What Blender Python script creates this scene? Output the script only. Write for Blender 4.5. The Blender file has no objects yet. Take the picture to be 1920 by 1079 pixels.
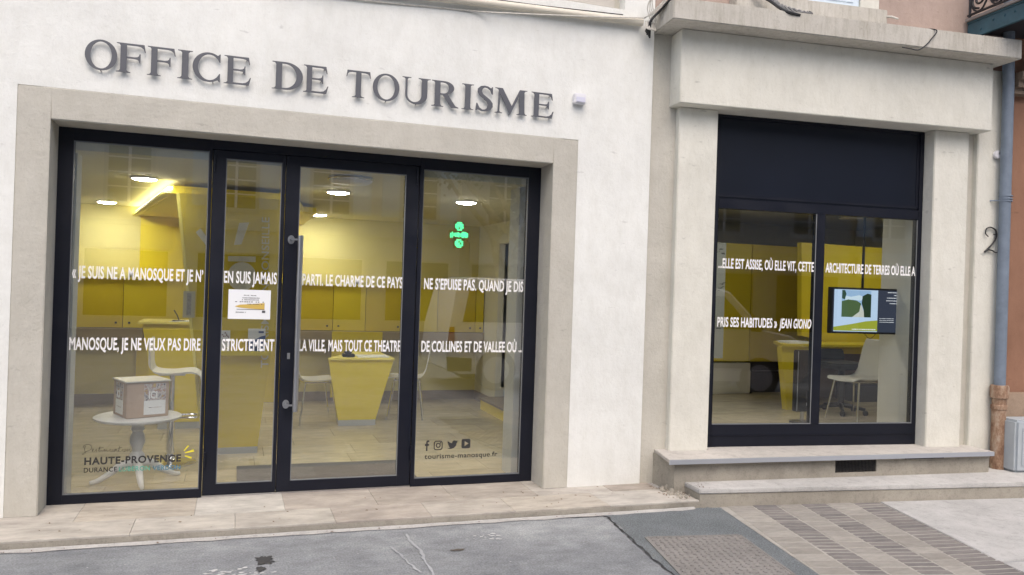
import bpy, bmesh, math, random
from mathutils import Vector, Matrix
random.seed(7)
R_ = math.radians
SC = bpy.context.scene
COL = SC.collection

# ------------------------------------------------------------------ camera, sky, sun, exposure
CR = ((0.94438677, 0.03162116, 0.32731289), (-0.32717243, -0.00966495, 0.94491523), (0.03304278, -0.9994532, 0.00121812))
CP = (0.0, -5.74, 1.535)
cd = bpy.data.cameras.new("camera"); cam = bpy.data.objects.new("camera", cd); COL.objects.link(cam)
cd.sensor_width = 36; cd.lens = 36 * 1500 / 1920; cd.clip_start = 0.05; cd.clip_end = 400
M4 = Matrix(((CR[0][0], -CR[0][1], -CR[0][2], CP[0]), (CR[1][0], -CR[1][1], -CR[1][2], CP[1]),
             (CR[2][0], -CR[2][1], -CR[2][2], CP[2]), (0, 0, 0, 1)))
cam.matrix_world = M4
SC.camera = cam
W = bpy.data.worlds.new("World"); SC.world = W; W.use_nodes = True
nt = W.node_tree; bg = nt.nodes["Background"]
sky = nt.nodes.new("ShaderNodeTexSky"); sky.sky_type = 'NISHITA'; sky.sun_disc = False
SUN_EL, SUN_ROT = 55, 190
sky.sun_elevation = R_(SUN_EL); sky.sun_rotation = R_(SUN_ROT); sky.air_density = 0.75; sky.dust_density = 4.5; sky.ozone_density = 0.5
nt.links.new(sky.outputs[0], bg.inputs[0]); bg.inputs[1].default_value = 0.15
sd = bpy.data.lights.new("sun", 'SUN'); sd.energy = 0.7; sd.angle = R_(80); sd.color = (1.0, 0.98, 0.945)
so = bpy.data.objects.new("sun", sd); COL.objects.link(so)
sv = Vector((math.sin(R_(SUN_ROT)) * math.cos(R_(SUN_EL)), math.cos(R_(SUN_ROT)) * math.cos(R_(SUN_EL)), math.sin(R_(SUN_EL))))
so.rotation_euler = sv.to_track_quat('Z', 'Y').to_euler(); so.location = sv * 30
SC.view_settings.view_transform = 'Standard'; SC.view_settings.look = 'None'
SC.view_settings.exposure = 0.68; SC.view_settings.gamma = 1.0
SC.cycles.use_denoising = True; SC.cycles.transparent_max_bounces = 24; SC.cycles.max_bounces = 10; SC.cycles.diffuse_bounces = 6
SC.cycles.sample_clamp_indirect = 6.0; SC.cycles.caustics_reflective = False; SC.cycles.caustics_refractive = False

# ------------------------------------------------------------------ helpers
def ray(px, py):
    a, b = (px - 960) / 1500, (py - 539.5) / 1500
    return Vector([r[0] * a + r[1] * b + r[2] for r in CR])
def at(px, py, Y):            # photo pixel -> point on the plane y = Y
    d = ray(px, py); return Vector(CP) + d * ((Y - CP[1]) / d.y)
def atz(px, py, Z):           # photo pixel -> point on the level z = Z
    d = ray(px, py); return Vector(CP) + d * ((Z - CP[2]) / d.z)
OX, TH = 3.13, R_(6)          # the right-hand building stands 6 degrees round the bend of the street
def rb(u, w, z): return Vector((OX + u * math.cos(TH) + w * math.sin(TH), -u * math.sin(TH) + w * math.cos(TH), z))
def atw(px, py, w):           # photo pixel -> (u, z) on that building's plane w
    d = ray(px, py); n = Vector((math.sin(TH), math.cos(TH), 0)); o = Vector((OX, 0, 0))
    p = Vector(CP) + d * ((w - (Vector(CP) - o).dot(n)) / d.dot(n)) - o
    return p.dot(Vector((math.cos(TH), -math.sin(TH), 0))), p.z

def tag(o, label=None, cat=None, group=None, kind=None):
    if label: o['label'] = label
    if cat: o['category'] = cat
    if group: o['group'] = group
    if kind: o['kind'] = kind
    return o
def thing(name, label, cat, loc=(0, 0, 0), group=None):
    o = bpy.data.objects.new(name, None); COL.objects.link(o); o.location = loc; o.empty_display_size = .1
    return tag(o, label, cat, group)
def base_of(o):
    v = Vector((0, 0, 0))
    while o is not None: v += o.location; o = o.parent
    return v

class MB:
    def __init__(s, xf=None): s.bm = bmesh.new(); s.xf = xf
    def v(s, p):
        if s.xf: p = s.xf(*p)
        return s.bm.verts.new(p)
    def face(s, pts, flat=True):
        try: return s.bm.faces.new([s.v(p) for p in pts])
        except ValueError: return None
    def hexa(s, P):
        v = [s.v(p) for p in P]
        for f in ((0, 3, 2, 1), (4, 5, 6, 7), (0, 1, 5, 4), (1, 2, 6, 5), (2, 3, 7, 6), (3, 0, 4, 7)): s.bm.faces.new([v[i] for i in f])
        return s
    def box(s, x0, x1, y0, y1, z0, z1):
        return s.hexa(((x0, y0, z0), (x1, y0, z0), (x1, y1, z0), (x0, y1, z0), (x0, y0, z1), (x1, y0, z1), (x1, y1, z1), (x0, y1, z1)))
    def loft(s, rings, caps=True, closed=True):
        rr = [[s.v(p) for p in r] for r in rings]; n = len(rr[0])
        for a, b in zip(rr, rr[1:]):
            for i in range(n if closed else n - 1):
                j = (i + 1) % n; s.bm.faces.new((a[i], a[j], b[j], b[i]))
        if caps and n > 2: s.bm.faces.new(rr[0][::-1]); s.bm.faces.new(rr[-1])
        return s
    def prism(s, poly, ext):   # poly: 3-D points, ext: offset vector
        e = Vector(ext); return s.loft([poly, [tuple(Vector(p) + e) for p in poly]])
    def tube(s, path, r, n=8, caps=True):
        P = [Vector(p) for p in path]; rs = r if isinstance(r, (list, tuple)) else [r] * len(P)
        rings = []; nv = None
        for i, p in enumerate(P):
            t = (P[min(i + 1, len(P) - 1)] - P[max(i - 1, 0)]).normalized()
            if nv is None:
                a = Vector((0, 0, 1)) if abs(t.z) < .9 else Vector((1, 0, 0)); nv = (a - t * a.dot(t)).normalized()
            else:
                nv = nv - t * nv.dot(t); nv = nv.normalized() if nv.length > 1e-6 else t.orthogonal().normalized()
            bn = t.cross(nv)
            rings.append([tuple(p + (nv * math.cos(2 * math.pi * k / n) + bn * math.sin(2 * math.pi * k / n)) * rs[i]) for k in range(n)])
        return s.loft(rings, caps)
    def lathe(s, prof, c, n=24):
        rings = [[(c[0] + max(r, .0008) * math.cos(2 * math.pi * k / n), c[1] + max(r, .0008) * math.sin(2 * math.pi * k / n), c[2] + z) for k in range(n)] for r, z in prof]
        return s.loft(rings)
    def mesh(s, me):           # take in another mesh's polygons
        vs = [s.v(v.co) for v in me.vertices]
        for p in me.polygons:
            try: s.bm.faces.new([vs[i] for i in p.vertices])
            except ValueError: pass
        return s
    def build(s, name, mat, parent=None, bevel=0, seg=2, smooth=False, label=None):
        bm = s.bm
        if bevel:
            bmesh.ops.remove_doubles(bm, verts=bm.verts, dist=1e-5)
            ed = [e for e in bm.edges if len(e.link_faces) == 2 and e.calc_face_angle(0) > .5]
            bmesh.ops.bevel(bm, geom=ed, offset=bevel, segments=seg, affect='EDGES', clamp_overlap=True)
        bmesh.ops.recalc_face_normals(bm, faces=bm.faces)
        if parent is not None: o0 = base_of(parent)
        else:
            n = max(1, len(bm.verts)); o0 = Vector((sum(v.co.x for v in bm.verts) / n, sum(v.co.y for v in bm.verts) / n, min((v.co.z for v in bm.verts), default=0)))
        for v in bm.verts: v.co -= o0
        me = bpy.data.meshes.new(name); bm.to_mesh(me); bm.free()
        if smooth:
            for p in me.polygons: p.use_smooth = True
            try: me.set_sharp_from_angle(angle=R_(35))
            except Exception: pass
        me.materials.append(mat)
        o = bpy.data.objects.new(name, me); COL.objects.link(o)
        if parent is not None: o.parent = parent
        else: o.location = o0
        if label: o['label'] = label
        return o
def smoothpts(pts, n=6):       # Catmull-Rom
    P = [Vector(p) for p in pts]; out = []
    for i in range(len(P) - 1):
        a, b, c, d = P[max(i - 1, 0)], P[i], P[i + 1], P[min(i + 2, len(P) - 1)]
        for k in range(n):
            t = k / n
            out.append(.5 * ((2 * b) + (c - a) * t + (2 * a - 5 * b + 4 * c - d) * t * t + (3 * b - a - 3 * c + d) * t ** 3))
    out.append(P[-1]); return out
def arc(cx, cy, rx, ry, a0, a1, n=14):
    return [(cx + rx * math.cos(R_(a0 + (a1 - a0) * i / n)), cy + ry * math.sin(R_(a0 + (a1 - a0) * i / n))) for i in range(n + 1)]

def curve_mesh(c):
    o = bpy.data.objects.new("tmp", c); COL.objects.link(o)
    dg = bpy.context.evaluated_depsgraph_get(); dg.update()
    me = bpy.data.meshes.new_from_object(o.evaluated_get(dg)); bpy.data.objects.remove(o); return me
def outline_mesh(polys, depth):   # filled outlines with holes
    c = bpy.data.curves.new("tmp", 'CURVE'); c.dimensions = '2D'; c.fill_mode = 'BOTH'; c.extrude = depth / 2
    for p in polys:
        sp = c.splines.new('POLY'); sp.points.add(len(p) - 1); sp.use_cyclic_u = True
        for q, pt in zip(p, sp.points): pt.co = (q[0], q[1], 0, 1)
    return curve_mesh(c)
def text_mesh(s, offset=.024, shear=0, space=1.04, depth=.001):
    c = bpy.data.curves.new("tmp", 'FONT'); c.body = s; c.offset = offset; c.shear = shear; c.space_character = space; c.extrude = depth; c.resolution_u = 4
    return curve_mesh(c)
_h = text_mesh("H", 0); CAPH = max(v.co.y for v in _h.vertices) - min(v.co.y for v in _h.vertices)
def put_text(s, x0, x1, z, cap, place, **kw):
    """words fitted between x0 and x1, baseline z; place(a, b) turns along/up into a point"""
    me = text_mesh(s, **kw); xs = [v.co.x for v in me.vertices]; a, b = min(xs), max(xs)
    mb = MB(lambda x, y, d: place(x0 + (x - a) / (b - a) * (x1 - x0), z + y / CAPH * cap, d)); mb.mesh(me); return mb

# ------------------------------------------------------------------ materials
def mat(name, col, rough=.6, metal=0, spec=.5, emit=None, estr=0, alpha=None):
    m = bpy.data.materials.new(name); m.use_nodes = True; b = m.node_tree.nodes["Principled BSDF"]
    b.inputs["Base Color"].default_value = (*col, 1); b.inputs["Roughness"].default_value = rough; b.inputs["Metallic"].default_value = metal
    b.inputs["Specular IOR Level"].default_value = spec
    if emit: b.inputs["Emission Color"].default_value = (*emit, 1); b.inputs["Emission Strength"].default_value = estr
    return m
class NT:
    def __init__(s, m): s.t = m.node_tree; s.b = s.t.nodes["Principled BSDF"]; s.co = s.t.nodes.new("ShaderNodeTexCoord").outputs["Object"]
    def n(s, typ, **kw):
        nd = s.t.nodes.new(typ)
        for k, v in kw.items(): setattr(nd, k, v)
        return nd
    def link(s, a, b): s.t.links.new(a, b)
    def noise(s, scale, detail=4, rough=.6, stretch=None, rot=None):
        co = s.co
        if stretch or rot:
            mp = s.n("ShaderNodeMapping"); mp.inputs["Scale"].default_value = stretch or (1, 1, 1)
            if rot: mp.inputs["Rotation"].default_value = rot
            s.link(co, mp.inputs[0]); co = mp.outputs[0]
        nd = s.n("ShaderNodeTexNoise"); nd.inputs["Scale"].default_value = scale; nd.inputs["Detail"].default_value = detail; nd.inputs["Roughness"].default_value = rough
        s.link(co, nd.inputs["Vector"]); return nd.outputs["Fac"]
    def ramp(s, fac, stops):
        nd = s.n("ShaderNodeValToRGB"); e = nd.color_ramp.elements
        while len(e) < len(stops): e.new(.5)
        for el, (p, c) in zip(e, stops): el.position = p; el.color = (*c, 1) if len(c) == 3 else c
        s.link(fac, nd.inputs[0]); return nd.outputs[0]
    def mix(s, fac, a, b, mode='MIX'):
        nd = s.n("ShaderNodeMix", data_type='RGBA', blend_type=mode)
        for i, x in ((0, fac), (6, a), (7, b)):
            if hasattr(x, 'is_output'): s.link(x, nd.inputs[i])
            elif i == 0: nd.inputs[0].default_value = x
            else: nd.inputs[i].default_value = (*x, 1)
        return nd.outputs[2]
    def color(s, c): s.link(c, s.b.inputs["Base Color"])
    def rough(s, c): s.link(c, s.b.inputs["Roughness"])
    def bump(s, h, strength=.3, dist=.01):
        nd = s.n("ShaderNodeBump"); nd.inputs["Strength"].default_value = strength; nd.inputs["Distance"].default_value = dist
        s.link(h, nd.inputs["Height"])
        if s.b.inputs["Normal"].is_linked: s.link(s.b.inputs["Normal"].links[0].from_socket, nd.inputs["Normal"])
        s.link(nd.outputs[0], s.b.inputs["Normal"])
def g3(v): return (v, v, v)
def sc3(c, k): return tuple(min(1, x * k) for x in c)

def plaster(name, col, stain=.10, streak=.5, bump=.5):
    m = mat(name, col, .92, spec=.2); t = NT(m)
    c = t.ramp(t.noise(1.3, 7, .68), [(.32, sc3(col, 1 - stain)), (.66, sc3(col, 1.05))])
    st = t.ramp(t.noise(10, 6, .72, (1, 1, .5)), [(.42, g3(1)), (.72, (1 - .16 * streak, 1 - .17 * streak, 1 - .2 * streak))])
    c = t.mix(1, c, st, 'MULTIPLY')
    fl = t.ramp(t.noise(55, 3, .6, (1, 1, .6)), [(.62, g3(1)), (.78, g3(.87))]); c = t.mix(1, c, fl, 'MULTIPLY')
    # short dark scratches left by the float
    scr = t.ramp(t.noise(22, 3, .5, (.35, .35, 1), (0, R_(35), 0)), [(.69, g3(1)), (.76, g3(.80))]); c = t.mix(1, c, scr, 'MULTIPLY')
    t.color(c)
    t.bump(t.noise(34, 6, .72, (1, 1, .75)), bump, .014); t.bump(t.noise(8, 3, .5, (.5, .5, 1)), bump * .5, .02)
    return m
def flat(name, col, rough=.6, var=.06, scale=6, bump=0, metal=0, spec=.5):
    m = mat(name, col, rough, metal, spec); t = NT(m)
    t.color(t.ramp(t.noise(scale, 5, .65), [(.3, sc3(col, 1 - var)), (.7, sc3(col, 1 + var))]))
    if bump: t.bump(t.noise(scale * 8, 4, .6), bump, .005)
    return m
def island(name, cols, rough=.7, noise=.15, scale=8, bump=.3, veins=0):   # each separate slab its own tone
    m = mat(name, cols[0], rough, spec=.3); t = NT(m)
    gi = t.n("ShaderNodeNewGeometry").outputs["Random Per Island"]
    c = t.ramp(gi, [(i / max(1, len(cols) - 1), x) for i, x in enumerate(cols)])
    c = t.mix(1, c, t.ramp(t.noise(scale, 6, .7, (1, 2.5, 1)), [(.3, g3(1 - noise)), (.7, g3(1 + noise * .5))]), 'MULTIPLY')
    if veins: c = t.mix(1, c, t.ramp(t.noise(scale * 5, 5, .75, (1, 3, 1)), [(.62, g3(1)), (.72, g3(1 - veins))]), 'MULTIPLY')
    t.color(c); t.bump(t.noise(scale * 9, 5, .7), bump, .006); return m

WHITE = plaster("white plaster", (.765, .775, .745), .08, .5, .36)
TAN = plaster("tan plaster", (.53, .512, .455), .11, .5, .5)
CREAM = plaster("cream plaster", (.69, .682, .615), .09, .5, .4)
PINK = plaster("pink plaster", (.44, .345, .30), .16, .6, .4)
TERRA = plaster("terracotta plaster", (.30, .165, .11), .16, .5, .4)
FRAME = flat("dark blue powder coat", (.0055, .007, .0145), .45, .15, 3, spec=.32)
STEEL = mat("brushed steel", (.55, .55, .56), .28, 1)
CHROME = mat("chrome", (.75, .75, .75), .10, 1)
LETTER = flat("grey letter metal", (.105, .11, .125), .45, .06, 9, metal=.25)
VINYL = mat("white vinyl", (.86, .86, .86), .5)
VDARK = mat("dark vinyl", (.03, .03, .032), .6)
VTEAL = mat("teal vinyl", (.10, .36, .29), .6)
VBLUE = mat("blue vinyl", (.09, .23, .32), .6)
VYEL = mat("yellow vinyl", (.75, .66, .05), .6)
YEL = flat("yellow laminate", (.70, .57, .022), .42, .04, 2)
YEL2 = flat("deep yellow laminate", (.62, .48, .018), .42, .05, 2)
PALEY = flat("pale yellow edge", (.80, .70, .16), .5, .03, 3)
ICEIL = flat("indoor ceiling paint", (.56, .53, .38), .85, .03, 2)
IWALL = flat("indoor pale yellow wall", (.62, .56, .24), .85, .03, 2)
IWHITE = flat("indoor white wall", (.66, .65, .58), .85, .03, 2)
t = NT(FRAME); fc = FRAME.node_tree.nodes["Principled BSDF"].inputs["Base Color"].links[0].from_socket
t.color(t.mix(t.ramp(t.noise(13, 6, .75, (1, 1, 5)), [(.68, g3(0)), (.76, g3(.5))]), fc, (.05, .05, .055))); t.rough(t.ramp(t.noise(5, 4, .6), [(.3, g3(.34)), (.7, g3(.58))]))
REVEAL = flat("greyish window reveal", (.44, .445, .42), .85, .04, 3)
TAUPE = flat("taupe skirting", (.25, .20, .15), .5, .06, 5)
SEAM = mat("shadow gap", (.10, .075, .01), .7)
SHELL = flat("white moulded shell", (.62, .61, .57), .35, .02, 4)
WOODW = flat("white painted wood", (.60, .60, .60), .45, .05, 9)
CARD = flat("cardboard", (.46, .35, .27), .8, .07, 14, .2)
PAPER = mat("paper", (.80, .82, .84), .8)
INK = mat("dark print", (.08, .08, .09), .8)
BLUEP = mat("blue print", (.05, .09, .25), .6)
BLACK = mat("black plastic", (.014, .014, .016), .35)
BLACKF = flat("black fabric", (.02, .02, .022), .8, .2, 30, .3)
MATT = flat("charcoal door mat", (.075, .068, .06), .95, .2, 60, .6)
PVC = flat("cream pvc", (.62, .58, .49), .5, .08, 6)
WPLAST = mat("white plastic", (.72, .72, .75), .4)
CABLE = mat("black cable", (.02, .02, .022), .6)
CABLEW = flat("off white cable", (.55, .53, .48), .6, .2, 20)
PIPE = flat("blue grey paint", (.17, .21, .265), .5, .16, 9, .15)
IRON = flat("wrought iron", (.018, .018, .02), .5, .2, 20, .3)
TEAL = flat("teal steel paint", (.035, .10, .135), .45, .22, 7, .2)
STONE = island("travertine slabs", [(.46, .432, .385), (.35, .31, .27), (.50, .478, .435), (.425, .37, .30), (.47, .442, .395), (.37, .325, .285)], .75, .34, 4, .3, .3)
FLOORT = island("indoor travertine", [(.48, .42, .29), (.40, .345, .235), (.52, .46, .325), (.44, .385, .265)], .25, .22, 4, .05, .12)
SHUTW = flat("pale blue white shutter", (.62, .72, .80), .6, .05, 6)
CABIN = flat("light grey cabinet", (.40, .44, .47), .55, .06, 5)
ALU = mat("aluminium trim", (.50, .53, .58), .4, .6)

m = RUST = mat("rusty cast iron", (.36, .24, .16), .85); t = NT(m)
t.color(t.ramp(t.noise(14, 6, .75, (1, 1, .5)), [(.34, (.13, .06, .035)), (.5, (.29, .185, .12)), (.68, (.44, .36, .28))])); t.bump(t.noise(40, 5), .5, .006)

def concrete(name, col, var=.22, wet=0):
    m = mat(name, col, .9, spec=.2); t = NT(m)
    c = t.ramp(t.noise(2.2, 6, .7), [(.3, sc3(col, 1 - var)), (.68, sc3(col, 1 + var * .5))])
    c = t.mix(1, c, t.ramp(t.noise(14, 6, .75), [(.5, g3(1)), (.75, g3(.72))]), 'MULTIPLY')
    c = t.mix(1, c, t.ramp(t.noise(90, 3, .6), [(.55, g3(1)), (.75, g3(.75))]), 'MULTIPLY')
    t.color(c); t.bump(t.noise(60, 6, .7), .5, .008); return m
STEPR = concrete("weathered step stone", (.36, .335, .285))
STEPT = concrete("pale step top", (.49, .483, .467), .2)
PALEC = concrete("pale concrete", (.46, .457, .447), .2)
MORTAR = concrete("mortar", (.42, .41, .39))
LEDGE = mat("stained ledge", (.5, .48, .43), .9); t = NT(LEDGE)
c = t.ramp(t.noise(2.0, 4, .6), [(.3, (.44, .42, .37)), (.7, (.56, .54, .49))])
c = t.mix(1, c, t.ramp(t.noise(22, 6, .75, (1, 1, .16)), [(.46, g3(1)), (.74, (.72, .70, .66))]), 'MULTIPLY')
t.color(t.mix(1, c, t.ramp(t.noise(60, 4, .7), [(.58, g3(1)), (.72, g3(.72))]), 'MULTIPLY')); t.bump(t.noise(40, 5, .7), .4, .008)

ASPH = mat("worn asphalt", (.16, .16, .17), .9, spec=.3); t = NT(ASPH)
c = t.ramp(t.noise(.9, 6, .68), [(.3, (.225, .238, .254)), (.52, (.33, .346, .362)), (.75, (.45, .468, .478))])
c = t.mix(1, c, t.ramp(t.noise(5, 6, .75, (1, 1.5, 1)), [(.35, g3(.78)), (.6, g3(1.05))]), 'MULTIPLY')
c = t.mix(1, c, t.ramp(t.noise(85, 4, .8), [(.36, g3(.66)), (.62, g3(1.15))]), 'MULTIPLY')
c = t.mix(t.ramp(t.noise(7, 6, .75), [(.66, g3(0)), (.72, g3(.55))]), c, (.56, .56, .56))
t.color(c); t.bump(t.noise(85, 4, .8), 1, .012); t.bump(t.noise(12, 5, .6), .3, .02)
PATCH = mat("newer asphalt patch", (.12, .13, .145), .85, spec=.3); t = NT(PATCH)
c = t.ramp(t.noise(3, 6, .7), [(.3, (.17, .192, .206)), (.7, (.26, .285, .30))])
c = t.mix(1, c, t.ramp(t.noise(95, 4, .8), [(.36, g3(.45)), (.64, g3(1.25))]), 'MULTIPLY')
t.color(t.mix(t.ramp(t.noise(11, 5, .7), [(.69, g3(0)), (.74, g3(.4))]), c, (.42, .42, .42))); t.bump(t.noise(95, 4, .8), 1, .014)
COVER = concrete("worn iron cover", (.235, .225, .215), .2)
PAVL = island("light setts", [(.31, .295, .268), (.265, .25, .226), (.34, .322, .292), (.285, .27, .246)], .85, .2, 9, .5, .2)
PAVD = island("dark setts", [(.20, .188, .182), (.165, .156, .153), (.225, .21, .20), (.185, .172, .166)], .85, .2, 9, .5, .2)

def glass(name, tint=(.97, .98, .97), f0=.045):
    m = bpy.data.materials.new(name); m.use_nodes = True; t = m.node_tree; t.nodes.clear()
    out = t.nodes.new("ShaderNodeOutputMaterial"); mx = t.nodes.new("ShaderNodeMixShader"); tr = t.nodes.new("ShaderNodeBsdfTransparent"); gl = t.nodes.new("ShaderNodeBsdfGlossy")
    lw = t.nodes.new("ShaderNodeLayerWeight"); lw.inputs[0].default_value = .5
    pw = t.nodes.new("ShaderNodeMath"); pw.operation = 'POWER'; pw.inputs[1].default_value = 5
    ma = t.nodes.new("ShaderNodeMath"); ma.operation = 'MULTIPLY_ADD'; ma.inputs[1].default_value = 1 - f0; ma.inputs[2].default_value = f0
    t.links.new(lw.outputs["Facing"], pw.inputs[0]); t.links.new(pw.outputs[0], ma.inputs[0]); t.links.new(ma.outputs[0], mx.inputs[0])
    tr.inputs[0].default_value = (*tint, 1); gl.inputs["Roughness"].default_value = 0.0; gl.inputs[0].default_value = (1, 1, 1, 1)
    t.links.new(tr.outputs[0], mx.inputs[1]); t.links.new(gl.outputs[0], mx.inputs[2]); t.links.new(mx.outputs[0], out.inputs[0]); return m
GLASS = glass("shop window glass", (.965, .975, .965), .115)
GLASSR = glass("tinted window glass", (.93, .94, .93), .06)
DGLASS = mat("dark room glass", (.03, .035, .04), .05, spec=.8)
def emis(name, col, s):
    m = bpy.data.materials.new(name); m.use_nodes = True; t = m.node_tree; t.nodes.clear()
    o = t.nodes.new("ShaderNodeOutputMaterial"); e = t.nodes.new("ShaderNodeEmission"); e.inputs[0].default_value = (*col, 1); e.inputs[1].default_value = s
    t.links.new(e.outputs[0], o.inputs[0]); return m
LAMP = emis("lit lamp disc", (1, .955, .84), 112)
ADDED_LAMP = emis("added side lamp disc", (1, .955, .84), 50)  # glow of the two unseen lamps added to the side room
LED = emis("lit strip", (1, .93, .55), 11)
GREEN = emis("green cross leds", (.06, 1, .40), 4.5)

# ------------------------------------------------------------------ ground, steps
def sheet(name, pts, z, m, kind='structure'):
    b = MB(); b.face([(p[0], p[1], z) for p in pts]); o = b.build(name, m); o['kind'] = kind; return o
GZ = -.06
b = MB(); b.face([(-60, -60, GZ), (90, -60, GZ), (90, 60, GZ), (-60, 60, GZ)]); tag(b.build("ground", ASPH), kind='structure')
# newer asphalt patch with a broken edge
pp = [(2.53, -.585), (3.34, -.57), (3.50, -.596), (3.43, -.93), (3.33, -1.42), (3.236, -1.974), (3.0, -3.2), (2.36, -3.2), (2.38, -2.3), (2.40, -1.768), (2.42, -1.5), (2.47, -1.135), (2.53, -.85)]
rp = []
for i, p in enumerate(pp):
    q = pp[(i + 1) % len(pp)]
    for k in range(6):
        f = k / 6; j = .012 if not (i in (5, 6, 7)) else 0
        rp.append((p[0] + (q[0] - p[0]) * f + random.uniform(-j, j), p[1] + (q[1] - p[1]) * f + random.uniform(-j, j)))
sheet("asphalt_patch", rp, GZ + .004, PATCH)
def crack(pts, w, m, z=GZ + .005):
    P = smoothpts([(x, y, 0) for x, y in pts], 7); b = MB(); L = []; Rr = []
    for i, p in enumerate(P):
        t_ = (P[min(i + 1, len(P) - 1)] - P[max(0, i - 1)]).normalized(); n_ = Vector((-t_.y, t_.x, 0)); ww = w * random.uniform(.35, 1.3) / 2
        jx = n_ * random.uniform(-.008, .008); L.append(p + jx + n_ * ww); Rr.append(p + jx - n_ * ww)
    b.loft([[(l.x, l.y, z), (r.x, r.y, z)] for l, r in zip(L, Rr)], caps=False, closed=False); return b
tag(crack([(2.05, -.56), (2.35, -.60), (2.53, -.62), (2.50, -.86), (2.47, -1.135), (2.42, -1.5), (2.40, -1.8), (2.37, -2.5)], .017, mat("crack shade", (.035, .035, .037), 1)).build("pavement_crack", bpy.data.materials["crack shade"]), kind='structure')
SCUFF = concrete("scuff", (.36, .372, .388), .15)
b = crack([(1.086, -.70), (1.08, -.85), (1.10, -1.05), (1.085, -1.35), (1.09, -1.8)], .02, SCUFF); tag(b.build("pavement_scuff", SCUFF), kind='structure')
b = crack([(.95, -.93), (.97, -1.1), (1.02, -1.4)], .018, SCUFF, GZ + .0055); tag(b.build("pavement_scuff", SCUFF), kind='structure')
def blob(cx, cy, r, n=26, sy=.7):
    ph = [random.uniform(.35, 1.25) for _ in range(n)]; ph = [(ph[i - 1] + ph[i] * 3 + ph[(i + 1) % n]) / 5 for i in range(n)]
    return [(cx + r * ph[i] * math.cos(2 * math.pi * i / n), cy + r * sy * ph[i] * math.sin(2 * math.pi * i / n)) for i in range(n)]
STAIN = mat("dark stain", (.035, .035, .038), .6)
q = atz(495, 1053, GZ); sheet("ground_stain", blob(q.x, q.y, .072, 40, 1.3), GZ + .0045, STAIN)
q = atz(488, 1069, GZ); sheet("ground_stain", blob(q.x, q.y, .036, 30, 1.2), GZ + .0045, STAIN)
q = atz(855, 1033, GZ); sheet("ground_stain", blob(q.x, q.y, .055, sy=.45), GZ + .0045, mat("brown stain", (.10, .085, .07), .8))
SPLASH = concrete("lime splash", (.60, .60, .60), .1)
SPLB = MB(); n0 = 0
for px, py, r, k_ in ((440, 1076, .09, 16), (405, 1074, .07, 9), (905, 1007, .07, 12), (928, 1012, .05, 7), (484, 1078, .06, 9), (700, 1040, .2, 8), (200, 1062, .2, 8), (1000, 1045, .2, 9)):
    for q_ in range(k_):
        q = atz(px, py, GZ); SPLB.face([(x, y, GZ + .0042 + n0 * 2e-5) for x, y in blob(q.x + random.gauss(0, r * .7), q.y + random.gauss(0, r * .3), random.uniform(.004, .022) if r < .15 else random.uniform(.002, .007), 12, .6)]); n0 += 1
tag(SPLB.build("ground_splash", SPLASH), kind='structure')
# mortar fillet along the doorstep
b = MB(); xs = [-2.6 + .12 * i for i in range(50)]
b.loft([[(x, -.53 - .012 * x - .008 + random.uniform(-.004, .004), GZ + .018), (x, -.565 - .012 * x + random.uniform(-.014, .010), GZ + .0045)] for x in xs if x < 3.3], caps=False, closed=False)
tag(b.build("mortar_strip", MORTAR), kind='structure')

# striped setts, rotated as they run to the street
TOP = [(3.54, -.624), (3.75, -.67), (3.947, -.706), (4.151, -.738), (4.372, -.753), (4.597, -.769), (4.845, -.789)]
BOT = [(3.236, -1.974), (3.463, -2.03), (3.652, -2.077), (3.842, -2.124), (4.047, -2.174), (4.212, -2.215), (4.5, -2.247)]
pl, pd = MB(), MB()
for i in range(6):
    dark = i % 2 == 1; bb = pd if dark else pl; nrow = 22 if dark else 12
    for r in range(-1, nrow * 2):
        f0, f1 = r / nrow, (r + 1) / nrow
        def P(k, f): a, c_ = Vector(TOP[k]), Vector(BOT[k]); return a + (c_ - a) * f
        if f0 < 0: f0 = -.10
        a0, a1, b0, b1 = P(i, f0), P(i + 1, f0), P(i, f1), P(i + 1, f1)
        gx = .006; gu = (a1 - a0).normalized() * gx; gv = (b0 - a0).normalized() * (.0085 if dark else .005)
        h = GZ + .0075 + random.uniform(-.002, .002)
        qd = [a0 + gu + gv, a1 - gu + gv, b1 - gu - gv, b0 + gu - gv]; cxy = sum(qd, Vector((0, 0))) / 4; qi = [cxy + (p - cxy) * .94 for p in qd]
        bb.loft([[(p.x, p.y, GZ - .01) for p in qd], [(p.x, p.y, h - .004) for p in qd], [(p.x, p.y, h) for p in qi]])
JOINT = concrete("sett joint sand", (.36, .345, .315))
sheet("paving_bed", [(3.50, -.55), (4.85, -.72), (4.852, -.789), (4.16, -3.7), (2.93, -3.3), (3.236, -1.974)], GZ + .0045, JOINT)
tag(pl.build("light_paving", PAVL), kind='structure'); tag(pd.build("dark_paving", PAVD), kind='structure')
b = MB(); b.hexa(((4.86, -.74, GZ - .02), (4.48, -2.24 + .18, GZ - .02), (9, -2.6, GZ - .02), (9, -.6, GZ - .02), (4.86, -.74, GZ + .012), (4.525, -2.06, GZ + .012), (9, -2.6, GZ + .012), (9, -.6, GZ + .012)))
tag(b.build("pale_pavement", PALEC, bevel=.004), kind='structure')
b = MB(); b.hexa(((4.515, -2.09, GZ - .02), (4.2, -3.6, GZ - .02), (9, -3.9, GZ - .02), (9, -2.62, GZ - .02), (4.515, -2.09, GZ + .010), (4.2, -3.6, GZ + .010), (9, -3.9, GZ + .010), (9, -2.62, GZ + .010)))
tag(b.build("pale_pavement", PALEC, bevel=.004), kind='structure')
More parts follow.
